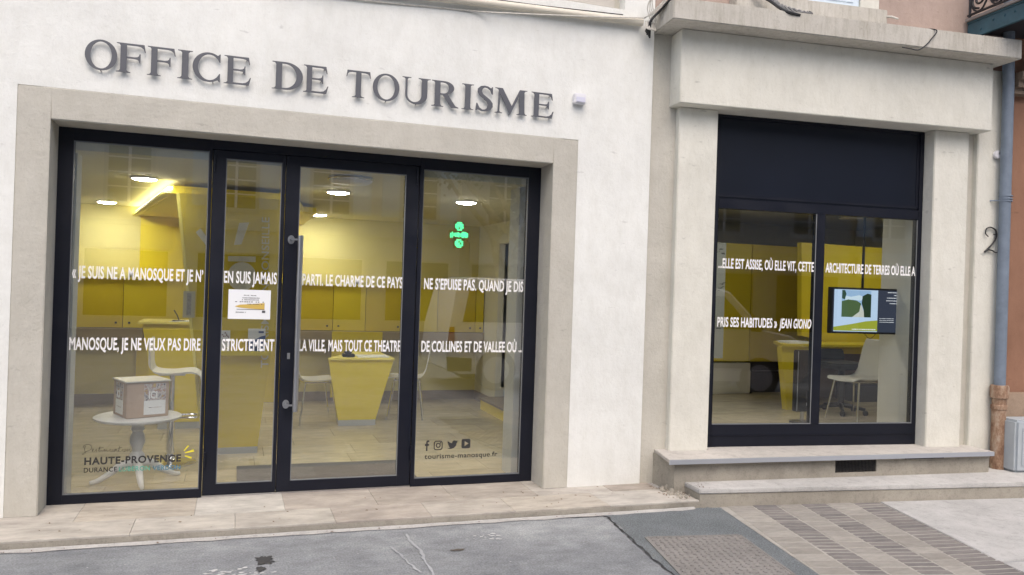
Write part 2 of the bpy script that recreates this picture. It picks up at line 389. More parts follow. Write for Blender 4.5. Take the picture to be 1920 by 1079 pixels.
# manhole cover with raised lozenges
mc = thing("manhole_cover", "worn rectangular iron manhole cover with raised lozenges in the asphalt patch", "manhole cover", (2.85, -1.6, GZ))
A, B, C_, D_ = Vector((2.579, -1.136)), Vector((3.214, -1.234)), Vector((3.02, -2.25)), Vector((2.37, -2.15))
b = MB(); b.hexa([(p.x, p.y, GZ + .002) for p in (A, B, C_, D_)] + [(p.x, p.y, GZ + .008) for p in (A, B, C_, D_)])
for i in range(15):
    for j in range(22):
        f, g = (i + .5) / 15, (j + .5) / 22
        p = (A * (1 - f) + B * f) * (1 - g) + (D_ * (1 - f) + C_ * f) * g; e1 = (B - A).normalized(); e2 = (D_ - A).normalized()
        a, c_ = (.0165, .006) if (i + j) % 2 else (.006, .0165)
        dd = [(e1 + e2).normalized() * a, (e2 - e1).normalized() * c_]
        ring = [p + dd[0], p + dd[1], p - dd[0], p - dd[1]]
        b.loft([[(r.x, r.y, GZ + .007) for r in ring], [((p + (r - p) * .7).x, (p + (r - p) * .7).y, GZ + .0145) for r in ring]])
b.build("plate", COVER, mc)
b = MB()
for p, q in ((A, B), (B, C_), (D_, A)):
    n_ = Vector((-(q - p).y, (q - p).x)).normalized() * .014
    b.hexa([(v.x, v.y, GZ + .001) for v in (p, q, q + n_, p + n_)] + [(v.x, v.y, GZ + .011) for v in (p, q, q + n_, p + n_)])
b.build("rim", COVER, mc)

# doorstep of travertine slabs
ds = thing("doorstep", "long low doorstep of pale travertine slabs in front of the glass doors", "step", (1, -.3, GZ))
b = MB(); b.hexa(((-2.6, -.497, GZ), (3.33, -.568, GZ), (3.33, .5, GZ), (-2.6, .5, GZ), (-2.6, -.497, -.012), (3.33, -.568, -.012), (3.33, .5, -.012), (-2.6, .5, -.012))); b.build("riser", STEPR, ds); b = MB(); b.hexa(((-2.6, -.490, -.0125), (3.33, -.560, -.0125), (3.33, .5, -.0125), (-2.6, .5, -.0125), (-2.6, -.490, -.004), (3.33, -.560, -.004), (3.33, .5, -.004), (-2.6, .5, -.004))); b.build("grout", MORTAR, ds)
b = MB()
fe = lambda x: -.507 - .0115 * (x + 1.2) - .006
def slabrow(y0f, y1f, xs):
    for a, c_ in zip(xs, xs[1:]):
        g = .0012; zz = random.uniform(-.001, .001)
        b.hexa(((a + g, y0f(a), -.013), (c_ - g, y0f(c_), -.013), (c_ - g, y1f(c_), -.013), (a + g, y1f(a), -.013), (a + g, y0f(a), zz), (c_ - g, y0f(c_), zz), (c_ - g, y1f(c_), zz), (a + g, y1f(a), zz)))
j1 = [-2.6, -1.75, atz(250, 985, 0).x, atz(441, 975, 0).x, atz(621, 958, 0).x, atz(795, 950, 0).x, atz(950, 945, 0).x, 2.6, 3.33]
j2 = [-2.6, -1.5, -.9, atz(368, 945, 0).x, atz(530, 935, 0).x, atz(695, 925, 0).x, 1.55, atz(990, 915, 0).x, 2.8, 3.2]
mid = lambda x: -.19
slabrow(fe, lambda x: mid(x) - .0022, j1); slabrow(lambda x: mid(x) + .0022, lambda x: .30, j2)
b.build("slabs", STONE, ds, bevel=.002, seg=1)

# lower and upper step of the second shop front
ls = thing("stone_step", "lower pale stone step in front of the smaller shop window", "step", (4.8, -.5, GZ))
b = MB(); P_ = [(3.335, -.561), (6.18, -.917), (7.6, -1.09), (7.6, .2), (3.36, .05)]
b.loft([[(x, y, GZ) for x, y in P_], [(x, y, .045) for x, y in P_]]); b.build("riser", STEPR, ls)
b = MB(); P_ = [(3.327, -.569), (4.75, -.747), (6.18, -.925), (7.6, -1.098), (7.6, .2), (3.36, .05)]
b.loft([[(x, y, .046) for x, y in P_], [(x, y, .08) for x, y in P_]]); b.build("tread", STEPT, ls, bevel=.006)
us = thing("window_step", "upper stone step with metal nosing below the smaller shop window", "step", (4.8, -.3, .08))
b = MB(); P_ = [(3.25, -.33), (4.6, -.44), (6.22, -.555), (6.22, .1), (3.25, .1)]
gu0, gu1 = atz(1537, 870, .15).x, atz(1620, 870, .15).x
def seg(x0, x1, z0, z1):
    ya = -.33 - (x0 - 3.25) * .0757; yb = -.33 - (x1 - 3.25) * .0757
    b.hexa(((x0, ya, z0), (x1, yb, z0), (x1, .05, z0), (x0, .05, z0), (x0, ya, z1), (x1, yb, z1), (x1, .05, z1), (x0, .05, z1)))
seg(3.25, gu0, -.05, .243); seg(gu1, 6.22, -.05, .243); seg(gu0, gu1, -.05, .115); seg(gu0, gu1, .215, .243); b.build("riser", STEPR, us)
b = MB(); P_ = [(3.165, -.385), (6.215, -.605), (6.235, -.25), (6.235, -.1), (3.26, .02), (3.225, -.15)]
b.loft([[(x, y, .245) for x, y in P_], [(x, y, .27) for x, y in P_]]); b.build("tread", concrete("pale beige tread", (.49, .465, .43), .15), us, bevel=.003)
b = MB(); b.hexa(((3.17, -.391, .232), (6.215, -.611, .232), (6.215, -.600, .232), (3.17, -.380, .232), (3.17, -.391, .268), (6.215, -.611, .268), (6.215, -.600, .268), (3.17, -.380, .268))); b.build("nosing", ALU, us)
b = MB(); y0 = -.33 - (gu0 - 3.25) * .0757
for i in range(30):
    x = gu0 + (gu1 - gu0) * i / 29; y = y0 + .012 - (x - gu0) * .0757; b.box(x - .0015, x + .0015, y, y + .003, .115, .215)
for j in range(10):
    z = .118 + .0105 * j; b.hexa(((gu0, y0 + .010, z), (gu1, y0 + .010 - (gu1 - gu0) * .0757, z), (gu1, y0 + .014 - (gu1 - gu0) * .0757, z), (gu0, y0 + .014, z), (gu0, y0 + .010, z + .003), (gu1, y0 + .010 - (gu1 - gu0) * .0757, z + .003), (gu1, y0 + .014 - (gu1 - gu0) * .0757, z + .003), (gu0, y0 + .014, z + .003)))
b.build("vent_grille", IRON, us)
sx0, sx1 = atz(1705, 862, .22).x, atz(1778, 860, .22).x
b = MB(); ya = -.334 - (sx0 - 3.25) * .0757; b.hexa(((sx0, ya, .212), (sx1, ya - (sx1 - sx0) * .0757, .212), (sx1, ya + .01, .212), (sx0, ya + .01, .212), (sx0, ya, .228), (sx1, ya - (sx1 - sx0) * .0757, .228), (sx1, ya + .01, .228), (sx0, ya + .01, .228))); b.build("vent_slot", BLACK, us)
# broken mortar at the end of the steps
b = MB()
for k in range(46):
    x, y = random.uniform(3.18, 3.33), random.uniform(-.50, -.22); r = random.uniform(.006, .026) * (1.2 if y > -.35 else .6)
    ring = [(x + r * random.uniform(.6, 1.2) * math.cos(a), y + r * random.uniform(.6, 1.2) * math.sin(a)) for a in [i * math.pi / 3 for i in range(6)]]
    b.loft([[(p[0], p[1], 0) for p in ring], [(x + (p[0] - x) * .8, y + (p[1] - y) * .8, r * .9) for p in ring], [(x + (p[0] - x) * .35, y + (p[1] - y) * .35, r * 1.4) for p in ring]])
tag(b.build("rubble", STEPR), "crumbled mortar and leaf litter at the left end of the steps", "rubble", kind="stuff")
LEAF = mat("dry leaf", (.13, .075, .04), .8); b = MB()
for k in range(230):
    if k < 120: x, y, z = random.uniform(3.12, 3.42), random.uniform(-.57, -.05), .006
    elif k < 180: x = random.uniform(-2, 3.3); y = -.52 - .012 * x - random.uniform(.0, .05); z = GZ + .012
    else: x, y, z = random.uniform(-1.2, 3.0), random.uniform(-.5, .0), .003
    if k < 120 and x > 3.33: z = GZ + .012 if y < -.57 else .086
    s = random.uniform(.004, .013); a = random.uniform(0, 6.3)
    b.face([(x + s * math.cos(a), y + s * math.sin(a), z), (x + .4 * s * math.cos(a + 1.6), y + .4 * s * math.sin(a + 1.6), z + .003), (x - s * math.cos(a), y - s * math.sin(a), z + .002), (x - .4 * s * math.cos(a + 1.6), y - .4 * s * math.sin(a + 1.6), z)])
tag(b.build("leaf_litter", LEAF), "tiny dry leaves and grit scattered along the doorstep", "litter", kind="stuff")

# ------------------------------------------------------------------ office building
ob = thing("office_building", "white plastered tourist office front with a wide tan framed glass entrance", "building", (1, 0, 0))
b = MB(); b.box(-7, -1.32, 0, .45, GZ, 3.78); b.box(2.495, 3.13, 0, .45, -.03, 3.78); b.box(-1.32, 2.495, 0, .45, 2.71, 3.78)
b.box(-7, .95, 0, .45, 3.78, 9.5); b.box(2.86, 3.13, 0, .45, 3.78, 9.5); b.box(.95, 2.86, 0, .45, 6.2, 9.5)
b.build("wall", WHITE, ob)
b = MB(); b.box(-1.32, -1.132, -.003, .45, -.005, 2.71); b.box(2.292, 2.495, -.003, .45, -.005, 2.71); b.box(-1.132, 2.292, -.003, .45, 2.508, 2.71)
b.build("surround", TAN, ob, bevel=.006)
# first floor window above: tan recess with closed shutter
b = MB(); b.box(.95, 2.86, .10, .14, 3.78, 6.2); b.build("upper_panel", TAN, ob)
b = MB(); b.box(1.05, 2.80, .06, .10, 3.80, 6.1); b.build("upper_shutter", flat("beige shutter", (.50, .47, .42), .6, .05, 5), ob, bevel=.006)
# shell of the office room
b = MB(); b.box(-4.2, -4.0, .45, 5.1, 0, 2.6); b.box(-4.2, 3.3, 4.85, 5.05, 0, 2.6); b.build("back_wall", IWALL, ob)
b = MB(); b.box(3.17, 3.29, .47, 2.75, 0, 2.6); b.box(3.17, 3.29, 3.95, 4.85, 0, 2.6); b.box(3.17, 3.29, 2.75, 3.95, 2.1, 2.6); b.build("side_wall", IWHITE, ob)
b = MB(); b.box(-1.3, -1.05, .45, .62, 0, 2.5); b.box(-4, -1.3, .45, .55, 0, 2.5); b.build("window_reveal", REVEAL, ob)
b = MB(); b.box(2.185, 2.40, .45, .68, 0, 2.5); b.box(2.40, 3.17, .45, .6, 0, 2.5); b.build("window_reveal", REVEAL, ob)
b = MB(); b.box(-4.2, 3.3, .315, 5.05, 2.37, 2.60); b.build("ceiling", ICEIL, ob)
b = MB(); b.box(-4, 3.17, 4.832, 4.85, 0, .12); b.box(3.152, 3.17, .68, 2.75, 0, .12); b.box(3.152, 3.17, 3.95, 4.83, 0, .12); b.build("skirting", TAUPE, ob)
b = MB()
def slabfloor(x0, x1, y0, y1, z, w, d):
    y = y0; k = 0
    while y < y1:
        x = x0 - random.uniform(0, w)
        while x < x1:
            b.box(max(x, x0) + .0015, min(x + w, x1) - .0015, y + .0015, min(y + d, y1) - .0015, z - .03, z); x += w
        y += d
slabfloor(-4, 3.17, .31, 4.85, 0, .8, .42); tag(b.build("office_floor", FLOORT), kind='structure')

# --- glazing frames, y .25 to .31
FY0, FY1 = .25, .31
def vinyl(s, x0, x1, z, cap, parent, m=VINYL, y=.258, **kw):
    return put_text(s, x0, x1, z, cap, lambda a, c_, d: Vector((a, y - .0015 - d, c_)), **kw).build("lettering", m, parent)
def glazed(kind, label, fr, pane, yoff=0):
    f = MB()
    x0, x1, z0, z1 = fr; a0, a1, c0, c1 = pane
    y0, y1 = FY0 + yoff, FY1
    f.box(x0, a0, y0, y1, z0, z1); f.box(a1, x1, y0, y1, z0, z1); f.box(a0, a1, y0, y1, z0, c0); f.box(a0, a1, y0, y1, c1, z1)
    o = f.build(kind, FRAME, ob, bevel=.003, label=label)
    g = MB(); g.box(a0 - .01, a1 + .01, .272, .280, c0 - .01, c1 + .01); p = g.build("pane", GLASS, o)
    e = MB()                                       # grey gasket round the pane
    w_ = .006
    for q in ((a0, a0 + w_, c0, c1), (a1 - w_, a1, c0, c1), (a0 + w_, a1 - w_, c0, c0 + w_), (a0 + w_, a1 - w_, c1 - w_, c1)): e.box(q[0], q[1], .262, .272, q[2], q[3])
    e.build("gasket", flat("grey gasket", (.20, .21, .22), .5, .1, 5) if "grey gasket" not in bpy.data.materials else bpy.data.materials["grey gasket"], o)
    return o
w1 = glazed("shop_window", "fixed pane left of the doors", (-1.14, -.176, 0, 2.508), (-1.042, -.195, .06, 2.425))
d1 = glazed("door", "narrow door leaf", (-.172, .322, .012, 2.44), (-.083, .297, .088, 2.385), .006)
d2 = glazed("door", "wide door leaf with long bar handle", (.326, 1.302, .012, 2.44), (.422, 1.204, .088, 2.37), .006)
w2 = glazed("shop_window", "fixed pane right of the doors", (1.306, 2.292, 0, 2.508), (1.335, 2.19, .06, 2.422))
b = MB(); b.box(-.176, 1.306, .25, .31, 2.444, 2.508); b.build("transom", FRAME, ob, bevel=.003)
b = MB(); b.box(-.176, 1.306, .255, .33, -.002, .010); b.build("threshold", STEEL, ob)
YT = .272
def L(px, py): v = at(px, py, YT); return v.x, v.z
T1, T2, CAP = 1.511, 1.030, .079
vinyl("« JE SUIS NE A MANOSQUE ET JE N’", L(135, 515)[0], L(381, 515)[0], T1, CAP, w1, y=YT)
vinyl("MANOSQUE, JE NE VEUX PAS DIRE", L(130, 645)[0], L(376, 645)[0], T2, CAP, w1, y=YT)
vinyl("EN SUIS JAMAIS", L(420, 520)[0], L(519, 520)[0], T1, CAP, d1, y=YT)
vinyl("STRICTEMENT", L(416, 650)[0], L(514, 650)[0], T2, CAP, d1, y=YT)
vinyl("PARTI. LE CHARME DE CE PAYS", L(567, 525)[0], L(755, 525)[0], T1, CAP, d2, y=YT)
vinyl("LA VILLE, MAIS TOUT CE THEATRE", L(561, 645)[0], L(751, 645)[0], T2, CAP, d2, y=YT)
vinyl("NE S’EPUISE PAS. QUAND JE DIS", L(795, 535)[0], L(981, 535)[0], T1, CAP, w2, y=YT)
vinyl("DE COLLINES ET DE VALLEE OÙ ...", L(790, 650)[0], L(980, 650)[0], T2, CAP, w2, y=YT)
# destination logo
def word(s, p0, p1, cap, m, par, **kw):
    a, c_ = at(*p0, YT), at(*p1, YT); return vinyl(s, a.x, c_.x, (a.z + c_.z) / 2, cap, par, m, y=YT, **kw)
word("HAUTE-PROVENCE", (158, 871.5), (339, 865.5), .046, VDARK, w1, offset=.028, space=1.12)
word("DURANCE", (157, 886.5), (219, 884), .030, VDARK, w1, offset=.014, space=1.1)
word("LUBERON", (223, 884), (281, 882), .030, VTEAL, w1, offset=.014, space=1.1)
word("VERDON", (286, 882), (338, 880), .030, VBLUE, w1, offset=.014, space=1.1)
def zp(px, py): v = at(140 + px / 7.385, 820 + py / 7.385, YT); return (v.x, YT - .0022, v.z)
b = MB()
for st in ([(150, 120), (135, 170), (150, 215), (120, 240), (105, 235), (150, 205), (225, 170), (235, 125), (190, 102), (130, 115), (118, 150)],
           [(240, 190), (262, 178), (258, 162), (243, 178), (252, 203), (280, 198), (300, 168), (305, 200), (292, 208)],
           [(330, 195), (352, 130), (338, 190), (350, 203), (372, 180), (380, 200), (400, 190)], [(325, 155), (400, 145)],
           [(400, 190), (415, 168), (418, 202), (445, 172), (452, 203), (480, 180), (500, 168), (488, 200), (515, 198), (530, 165), (520, 200), (545, 195)],
           [(545, 195), (575, 165), (548, 175), (552, 203), (580, 170), (585, 202), (605, 195), (625, 125), (612, 190), (630, 200), (650, 190)], [(595, 155), (655, 145)],
           [(650, 190), (672, 168), (668, 200), (700, 195), (712, 168), (690, 175), (692, 200), (722, 185)],
           [(722, 185), (735, 165), (732, 200), (760, 165), (765, 200), (795, 185)]):
    P = smoothpts([zp(*q) for q in st], 5); b.tube([tuple(p) for p in P], .0011, 5)
b.build("script_lettering", VDARK, w1)
b = MB()
for st in ([(1508, 185), (1520, 192), (1585, 122), (1565, 115)], [(1525, 212), (1530, 224), (1655, 200), (1645, 168)], [(1520, 262), (1530, 252), (1625, 275), (1615, 300)]):
    P = [zp(*q) for q in st]; b.loft([P, [(p[0], p[1] - .001, p[2]) for p in P]])
b.build("logo_rays", VYEL, w1)
word("tourisme-manosque.fr", (796, 859.5), (932, 857), .036, VDARK, w2, offset=.010, space=1.06)
# small square signs of four networks
def decal(polys, p0, p1, par, name="logo", m=VDARK):
    """polys in a unit square stretched between photo pixels p0 (lower left) and p1 (upper right)"""
    a, c_ = at(*p0, YT), at(*p1, YT); me = outline_mesh(polys, .001)
    mb = MB(lambda x, y, d: Vector((a.x + (c_.x - a.x) * x, YT - .0025 - d, a.z + (c_.z - a.z) * y))); mb.mesh(me); return mb.build(name, m, par)
def rsq(x0, y0, x1, y1, r):
    return arc(x1 - r, y1 - r, r, r, 0, 90, 5) + arc(x0 + r, y1 - r, r, r, 90, 180, 5) + arc(x0 + r, y0 + r, r, r, 180, 270, 5) + arc(x1 - r, y0 + r, r, r, 270, 360, 5)
decal([[(.32, 0), (.62, 0), (.62, .48), (.9, .48), (.95, .66), (.62, .66), (.62, .78), (.70, .84), (.98, .84), (.98, 1), (.6, 1), (.38, .93), (.32, .8), (.32, .66), (.05, .66), (.05, .48), (.32, .48)]], (796, 846), (805, 826), w2)
decal([rsq(0, 0, 1, 1, .26), rsq(.1, .1, .9, .9, .19), arc(.5, .5, .27, .27, 0, 345, 18), arc(.5, .5, .17, .17, 0, 345, 18), rsq(.68, .70, .82, .84, .03)], (813, 844.5), (830, 826.5), w2)
decal([[(.0, .12), (.18, .10), (.30, .17), (.14, .30), (.22, .33), (.05, .52), (.13, .53), (.03, .75), (.06, .92), (.28, .72), (.48, .66), (.50, .84), (.62, .97), (.78, .96), (.86, .90), (1.0, .95), (.93, .80), (1.0, .82), (.90, .66), (.86, .38), (.66, .12), (.38, .02), (.15, .04)]], (838, 842.5), (858, 825.5), w2)
decal([rsq(0, 0, 1, 1, .18), [(.34, .22), (.80, .5), (.34, .78)]], (865, 841), (882, 823), w2)
# handle, lock, hinges
b = MB(); ht, hb = at(562, 445, .185), at(551, 772, .185); hx = .436
b.tube([(hx, .185, .60), (hx, .185, 1.865)], .0195, 14)
for z in (.645, 1.835):
    b.box(.372, hx, .183, .195, z - .006, z + .006); b.tube([(.375, .190, z), (.375, .256, z)], .010, 8)
    b.loft([[(.375 + .024 * math.cos(a), .250, z + .032 * math.sin(a)) for a in [i * math.pi / 8 for i in range(16)]], [(.375 + .024 * math.cos(a), .256, z + .032 * math.sin(a)) for a in [i * math.pi / 8 for i in range(16)]]])
b.build("handle", STEEL, d2, smooth=True)
b = MB(); q = at(541, 668, .25); b.box(q.x - .010, q.x + .010, .2535, .258, q.z - .022, q.z + .022); b.tube([(q.x, .250, q.z + .005), (q.x, .257, q.z + .005)], .008, 10); b.build("lock", STEEL, d2)
for par, px, py in ((d1, 403, 320), (d1, 383, 876), (d2, 782, 345), (d2, 769, 862)):
    q = at(px, py, .25); b = MB()
    for s_ in (0, 1): b.tube([(q.x, .243, q.z - .055 * s_ * 0 - .005 + .06 * s_), (q.x, .243, q.z + .045 + .06 * s_)], .008, 8)
    b.tube([(q.x, .243, q.z + .0455), (q.x, .243, q.z + .0545)], .0085, 8); b.build("hinge", FRAME, par, smooth=True)

# --- raised letters
STM = [(0, 0), (0, .02), (.07, .035), (.105, .09), (.105, .91), (.07, .965), (0, .98), (0, 1)]
FT = [(.275, .09), (.31, .035), (.38, .02), (.38, 0)]
G = {}
G['I'] = [STM + [(.38, 1), (.38, .98), (.31, .965), (.275, .91)] + FT]
ARM = [(.74, 1), (.78, .74), (.755, .74), (.72, .86), (.65, .92), (.56, .94), (.275, .94), (.275, .545), (.48, .545), (.56, .56), (.60, .6), (.615, .67), (.645, .67), (.645, .36), (.615, .36), (.60, .43), (.56, .475), (.48, .49), (.275, .49)]
G['F'] = [STM + ARM + FT]
G['E'] = [STM + ARM + [(.275, .06), (.56, .06), (.66, .085), (.74, .16), (.79, .28), (.82, .28), (.76, 0)]]
G['D'] = [STM + [(.38, 1)] + arc(.38, .5, .48, .5, 88, -88, 24) + [(.38, 0)], [(.275, .06), (.275, .94)] + arc(.36, .5, .32, .44, 88, -88, 20)]
G['O'] = [arc(.48, .5, .48, .52, 0, 351, 40), arc(.48, .5, .315, .46, 0, 351, 40)]
G['C'] = [[(.83, .99), (.805, .99), (.77, .945)] + arc(.48, .5, .48, .52, 56, 304, 32) + [(.77, .055), (.805, .01), (.83, .01), (.83, .30), (.805, .30)] + arc(.50, .5, .335, .455, 318, 42, 28) + [(.805, .70), (.83, .70)]]
G['T'] = [[(.2, 0), (.2, .02), (.28, .035), (.315, .09), (.315, .94), (.19, .94), (.1, .92), (.05, .87), (.025, .76), (0, .76), (.03, 1), (.77, 1), (.8, .76), (.775, .76), (.75, .87), (.7, .92), (.61, .94), (.485, .94), (.485, .09), (.52, .035), (.6, .02), (.6, 0)]]
G['U'] = [[(.26, 1), (0, 1), (0, .98), (.06, .965), (.095, .92)] + arc(.42, .33, .325, .35, 180, 360, 20) + [(.745, .92), (.78, .965), (.84, .98), (.84, 1), (.48, 1), (.48, .98), (.54, .965), (.575, .92)] + arc(.365, .33, .21, .27, 0, -180, 16) + [(.155, .92), (.19, .965), (.26, .98)]]
G['R'] = [STM + [(.40, 1)] + arc(.40, .745, .31, .255, 86, -70, 16) + [(.76, .07), (.86, .022), (.86, 0), (.64, 0), (.35, .46), (.275, .46)] + FT, [(.275, .52), (.275, .945)] + arc(.38, .7325, .165, .2125, 88, -88, 14)]
sp = [(.49, .80, .02), (.45, .90, .045), (.38, .965, .055), (.28, .975, .06), (.18, .93, .10), (.13, .83, .15), (.145, .71, .165), (.22, .60, .175), (.34, .50, .18), (.44, .39, .175), (.475, .26, .16), (.43, .12, .12), (.33, .035, .065), (.22, .025, .055), (.12, .08, .045), (.07, .18, .02)]
Ls, Rs = [], []
for i, (x, y, w_) in enumerate(sp):
    a, c_ = sp[max(0, i - 1)], sp[min(len(sp) - 1, i + 1)]; tx, ty = c_[0] - a[0], c_[1] - a[1]; l_ = math.hypot(tx, ty); nx, ny = -ty / l_, tx / l_
    Ls.append((x + nx * w_ / 2, y + ny * w_ / 2)); Rs.append((x - nx * w_ / 2, y - ny * w_ / 2))
G['S'] = [[(.545, .70), (.515, .70)] + Ls + [(.025, .30), (-.005, .30), (-.005, .01), (.02, .01), (.05, .06)] + Rs[::-1][1:-1] + [(.49, .93), (.52, .985), (.545, .985)]]
def orient(P):   # the two stroke sides run opposite ways round; keep one clean loop
    return P
G['S'] = [[(.545, .985), (.52, .985), (.485, .93)] + [(.38, .995), (.28, 1.01), (.15, .98), (.06, .88), (.055, .74), (.12, .62), (.25, .50), (.36, .39), (.395, .27), (.37, .14), (.30, .07), (.22, .055), (.12, .13), (.05, .30), (.02, .30), (.0, .01), (.03, .01), (.075, .055), (.20, -.01), (.34, 0), (.48, .06), (.555, .20), (.55, .34), (.47, .47), (.33, .59), (.225, .68), (.19, .78), (.215, .88), (.29, .945), (.37, .93), (.46, .85), (.52, .70), (.55, .70)]]
G['M'] = [[(0, 0), (0, .02), (.07, .035), (.1, .08), (.12, .92), (.07, .965), (0, .98), (0, 1), (.25, 1), (.575, .32), (.84, 1), (1.1, 1), (1.1, .98), (1.04, .965), (1.0, .91), (1.02, .09), (1.05, .035), (1.1, .02), (1.1, 0), (.75, 0), (.75, .02), (.81, .035), (.845, .09), (.83, .76), (.53, -.01), (.51, -.01), (.17, .78), (.155, .08), (.185, .035), (.25, .02), (.25, 0)]]
sign = thing("sign_lettering", "dark grey raised serif letters reading OFFICE DE TOURISME on the white wall", "sign", (.66, -.04, 2.84))
def letter(ch, px0, px1, py):
    x0, x1 = at(px0, py, -.026).x, at(px1, py, -.026).x
    me = outline_mesh(G[ch], .008); xs = [v.co.x for v in me.vertices]; a, c_ = min(xs), max(xs); z0, h = 2.848, .188
    f = lambda x, y: (x0 + (x - a) / (c_ - a) * (x1 - x0), z0 + y * h)
    mb = MB(lambda x, y, d: Vector((*f(x, y)[:1], -.026 - d, f(x, y)[1]))); mb.mesh(me)
    mb.xf = None
    pins = {'O': ((.48, -.03),), 'C': ((.62, -.02), (.7, .93)), 'U': ((.42, -.02), (.13, .9)), 'S': ((.3, .5),), 'T': ((.4, .02), (.4, .9)), 'E': ((.7, 0.02), (.68, .9), (.58, .44)), 'M': ((.52, .0), (.1, .05))}.get(ch, ((.19, .06), (.19, .94)))
    for p in pins: X, Z = f(*p); mb.tube([(X, -.026, Z), (X, .003, Z)], .0035, 6)
    o = mb.build("letter", LETTER, sign); return o
for ch, p0, p1, py in (('O', 159, 220, 104), ('F', 218, 273, 115), ('F', 276, 329, 120), ('I', 333, 361, 125), ('C', 361, 413, 130), ('E', 420, 471, 135),
                       ('D', 510, 568, 145), ('E', 569, 616, 150), ('T', 649, 695, 160), ('O', 699, 749, 165), ('U', 754, 807, 170), ('R', 809, 860, 178),
                       ('I', 866, 888, 183), ('S', 892, 924, 188), ('M', 928, 988, 193), ('E', 996, 1038, 200)): letter(ch, p0, p1, py)

# --- things on the white wall
a, c_ = at(1078, 174, -.05), at(1099, 196, -.05)
t_ = thing("alarm_box", "small white plastic box fixed to the wall right of the sign letters", "sensor", (a.x, 0, c_.z))
b = MB(); b.box(a.x, c_.x, -.055, 0, c_.z, a.z); b.build("housing", WPLAST, t_, bevel=.008)
b = MB(); b.box(a.x + .012, c_.x - .012, -.0585, -.054, c_.z + .012, a.z - .03); b.build("cover", mat("milky plastic", (.62, .63, .74), .3), t_, bevel=.002)
def atp(px, py, Y=-.03): v = at(px, py, Y); return (v.x, Y, v.z)
t_ = MB(); t_.tube([tuple(p) for p in smoothpts([atp(500, -40, -.04), atp(790, -8, -.04), atp(1000, 17, -.04), atp(1204, 43, -.04)], 5)], .030, 12)
tag(t_.build("conduit", PVC, smooth=True), "thick cream plastic conduit along the wall under the upper window", "conduit")
b = MB(); b.tube([tuple(p) for p in smoothpts([atp(600, -9, -.012), atp(690, 2, -.012), atp(877, 20, -.012), atp(950, 25, -.09), atp(1100, 31, -.09), atp(1207, 34, -.08)], 6)], .0055, 6)
tag(b.build("thin_cable", CABLEW, smooth=True), "thin off white cable sagging below the cream conduit", "cable")
b = MB(); b.tube([tuple(p) for p in smoothpts([atp(850, -12, -.012), atp(1000, 9, -.012), atp(1168, 28, -.012)], 6)], .004, 6)
tag(b.build("thin_cable", CABLE, smooth=True), "thin dark cable running just above the cream conduit", "cable")
t_ = thing("cable_bundle", "tangled black and grey cables at the corner where the two fronts meet", "cables", at(1216, 45, -.06))
for k in range(5):
    b = MB(); d = random.uniform(-.02, .02)
    b.tube([tuple(p) for p in smoothpts([atp(1210 + k * 2, 60 + k * 3, -.06), atp(1218 + k, 42 - k, -.10 + d), atp(1232 + k * 2, 26 - k * 2, -.12 + d), atp(1248 + k, 8 - k, -.25), atp(1262 + 2 * k, -10, -.28)], 6)], .006 + .002 * (k % 3), 6); b.build("black_cable", CABLE, t_, smooth=True)
for k in range(4):
    b = MB(); x = 1214 + k * 3
    b.tube([tuple(p) for p in smoothpts([atp(1208, 33 + k, -.08), atp(x + 14, 24 - 5 * k, -.16), atp(x + 34, 2 - 6 * k, -.20), atp(x + 18, -14, -.16), atp(x, 12 - 4 * k, -.13), atp(x + 8, 44, -.09)], 7)], .0035, 5); b.build("loose_wire", CABLEW, t_, smooth=True)
b = MB()
for k in range(3): b.tube([tuple(p) for p in smoothpts([atp(1211 + k * 4, 40, -.07), atp(1212 + k * 3, 52, -.10), atp(1222 + k * 3, 55 + k, -.10), atp(1224 + k, 44, -.07)], 6)], .006, 6)
b.build("tie", CABLEW, t_, smooth=True)

# ------------------------------------------------------------------ right-hand building
pb = thing("corner_building", "pink upper floor over a cream shop front with boxed lintel and dark framed window", "building", rb(1.6, 0, 0))
b = MB(rb); b.box(.0, 3.42, .02, .30, 3.78, 9.5); b.build("upper_wall", PINK, pb)
b = MB(rb); b.box(.0, .222, .02, .30, -.06, 3.78); b.build("recess_wall", TAN, pb)
b = MB(rb); b.box(2.99, 3.10, .02, .30, -.06, 3.78); b.build("recess_wall", TAN, pb)
b = MB(rb); b.box(.222, 2.99, .061, .30, 3.046, 3.78); b.build("lintel_back", CREAM, pb)
for q in ((.222, .562, -.05, 3.044), (2.635, 2.99, -.05, 3.044), (3.10, 3.40, -.03, 3.629)):
    b = MB(rb); b.box(q[0], q[1], q[2], .30, .0, q[3]); b.build("pilaster", CREAM, pb, bevel=.006)
b = MB(rb); b.box(.563, 2.635, .16, .30, .0, .27); b.build("window_base", CREAM, pb)
b = MB(rb); b.box(.16, 3.098, -.18, .06, 3.046, 3.63); b.build("lintel_box", CREAM, pb, bevel=.006)
b = MB(rb); b.loft([[(u, w, z) for u, w in ((.0, -.37), (3.20, -.37), (3.20, .03), (0, .03))] for z in (3.632, 3.795)]); b.build("ledge", LEDGE, pb, bevel=.007)
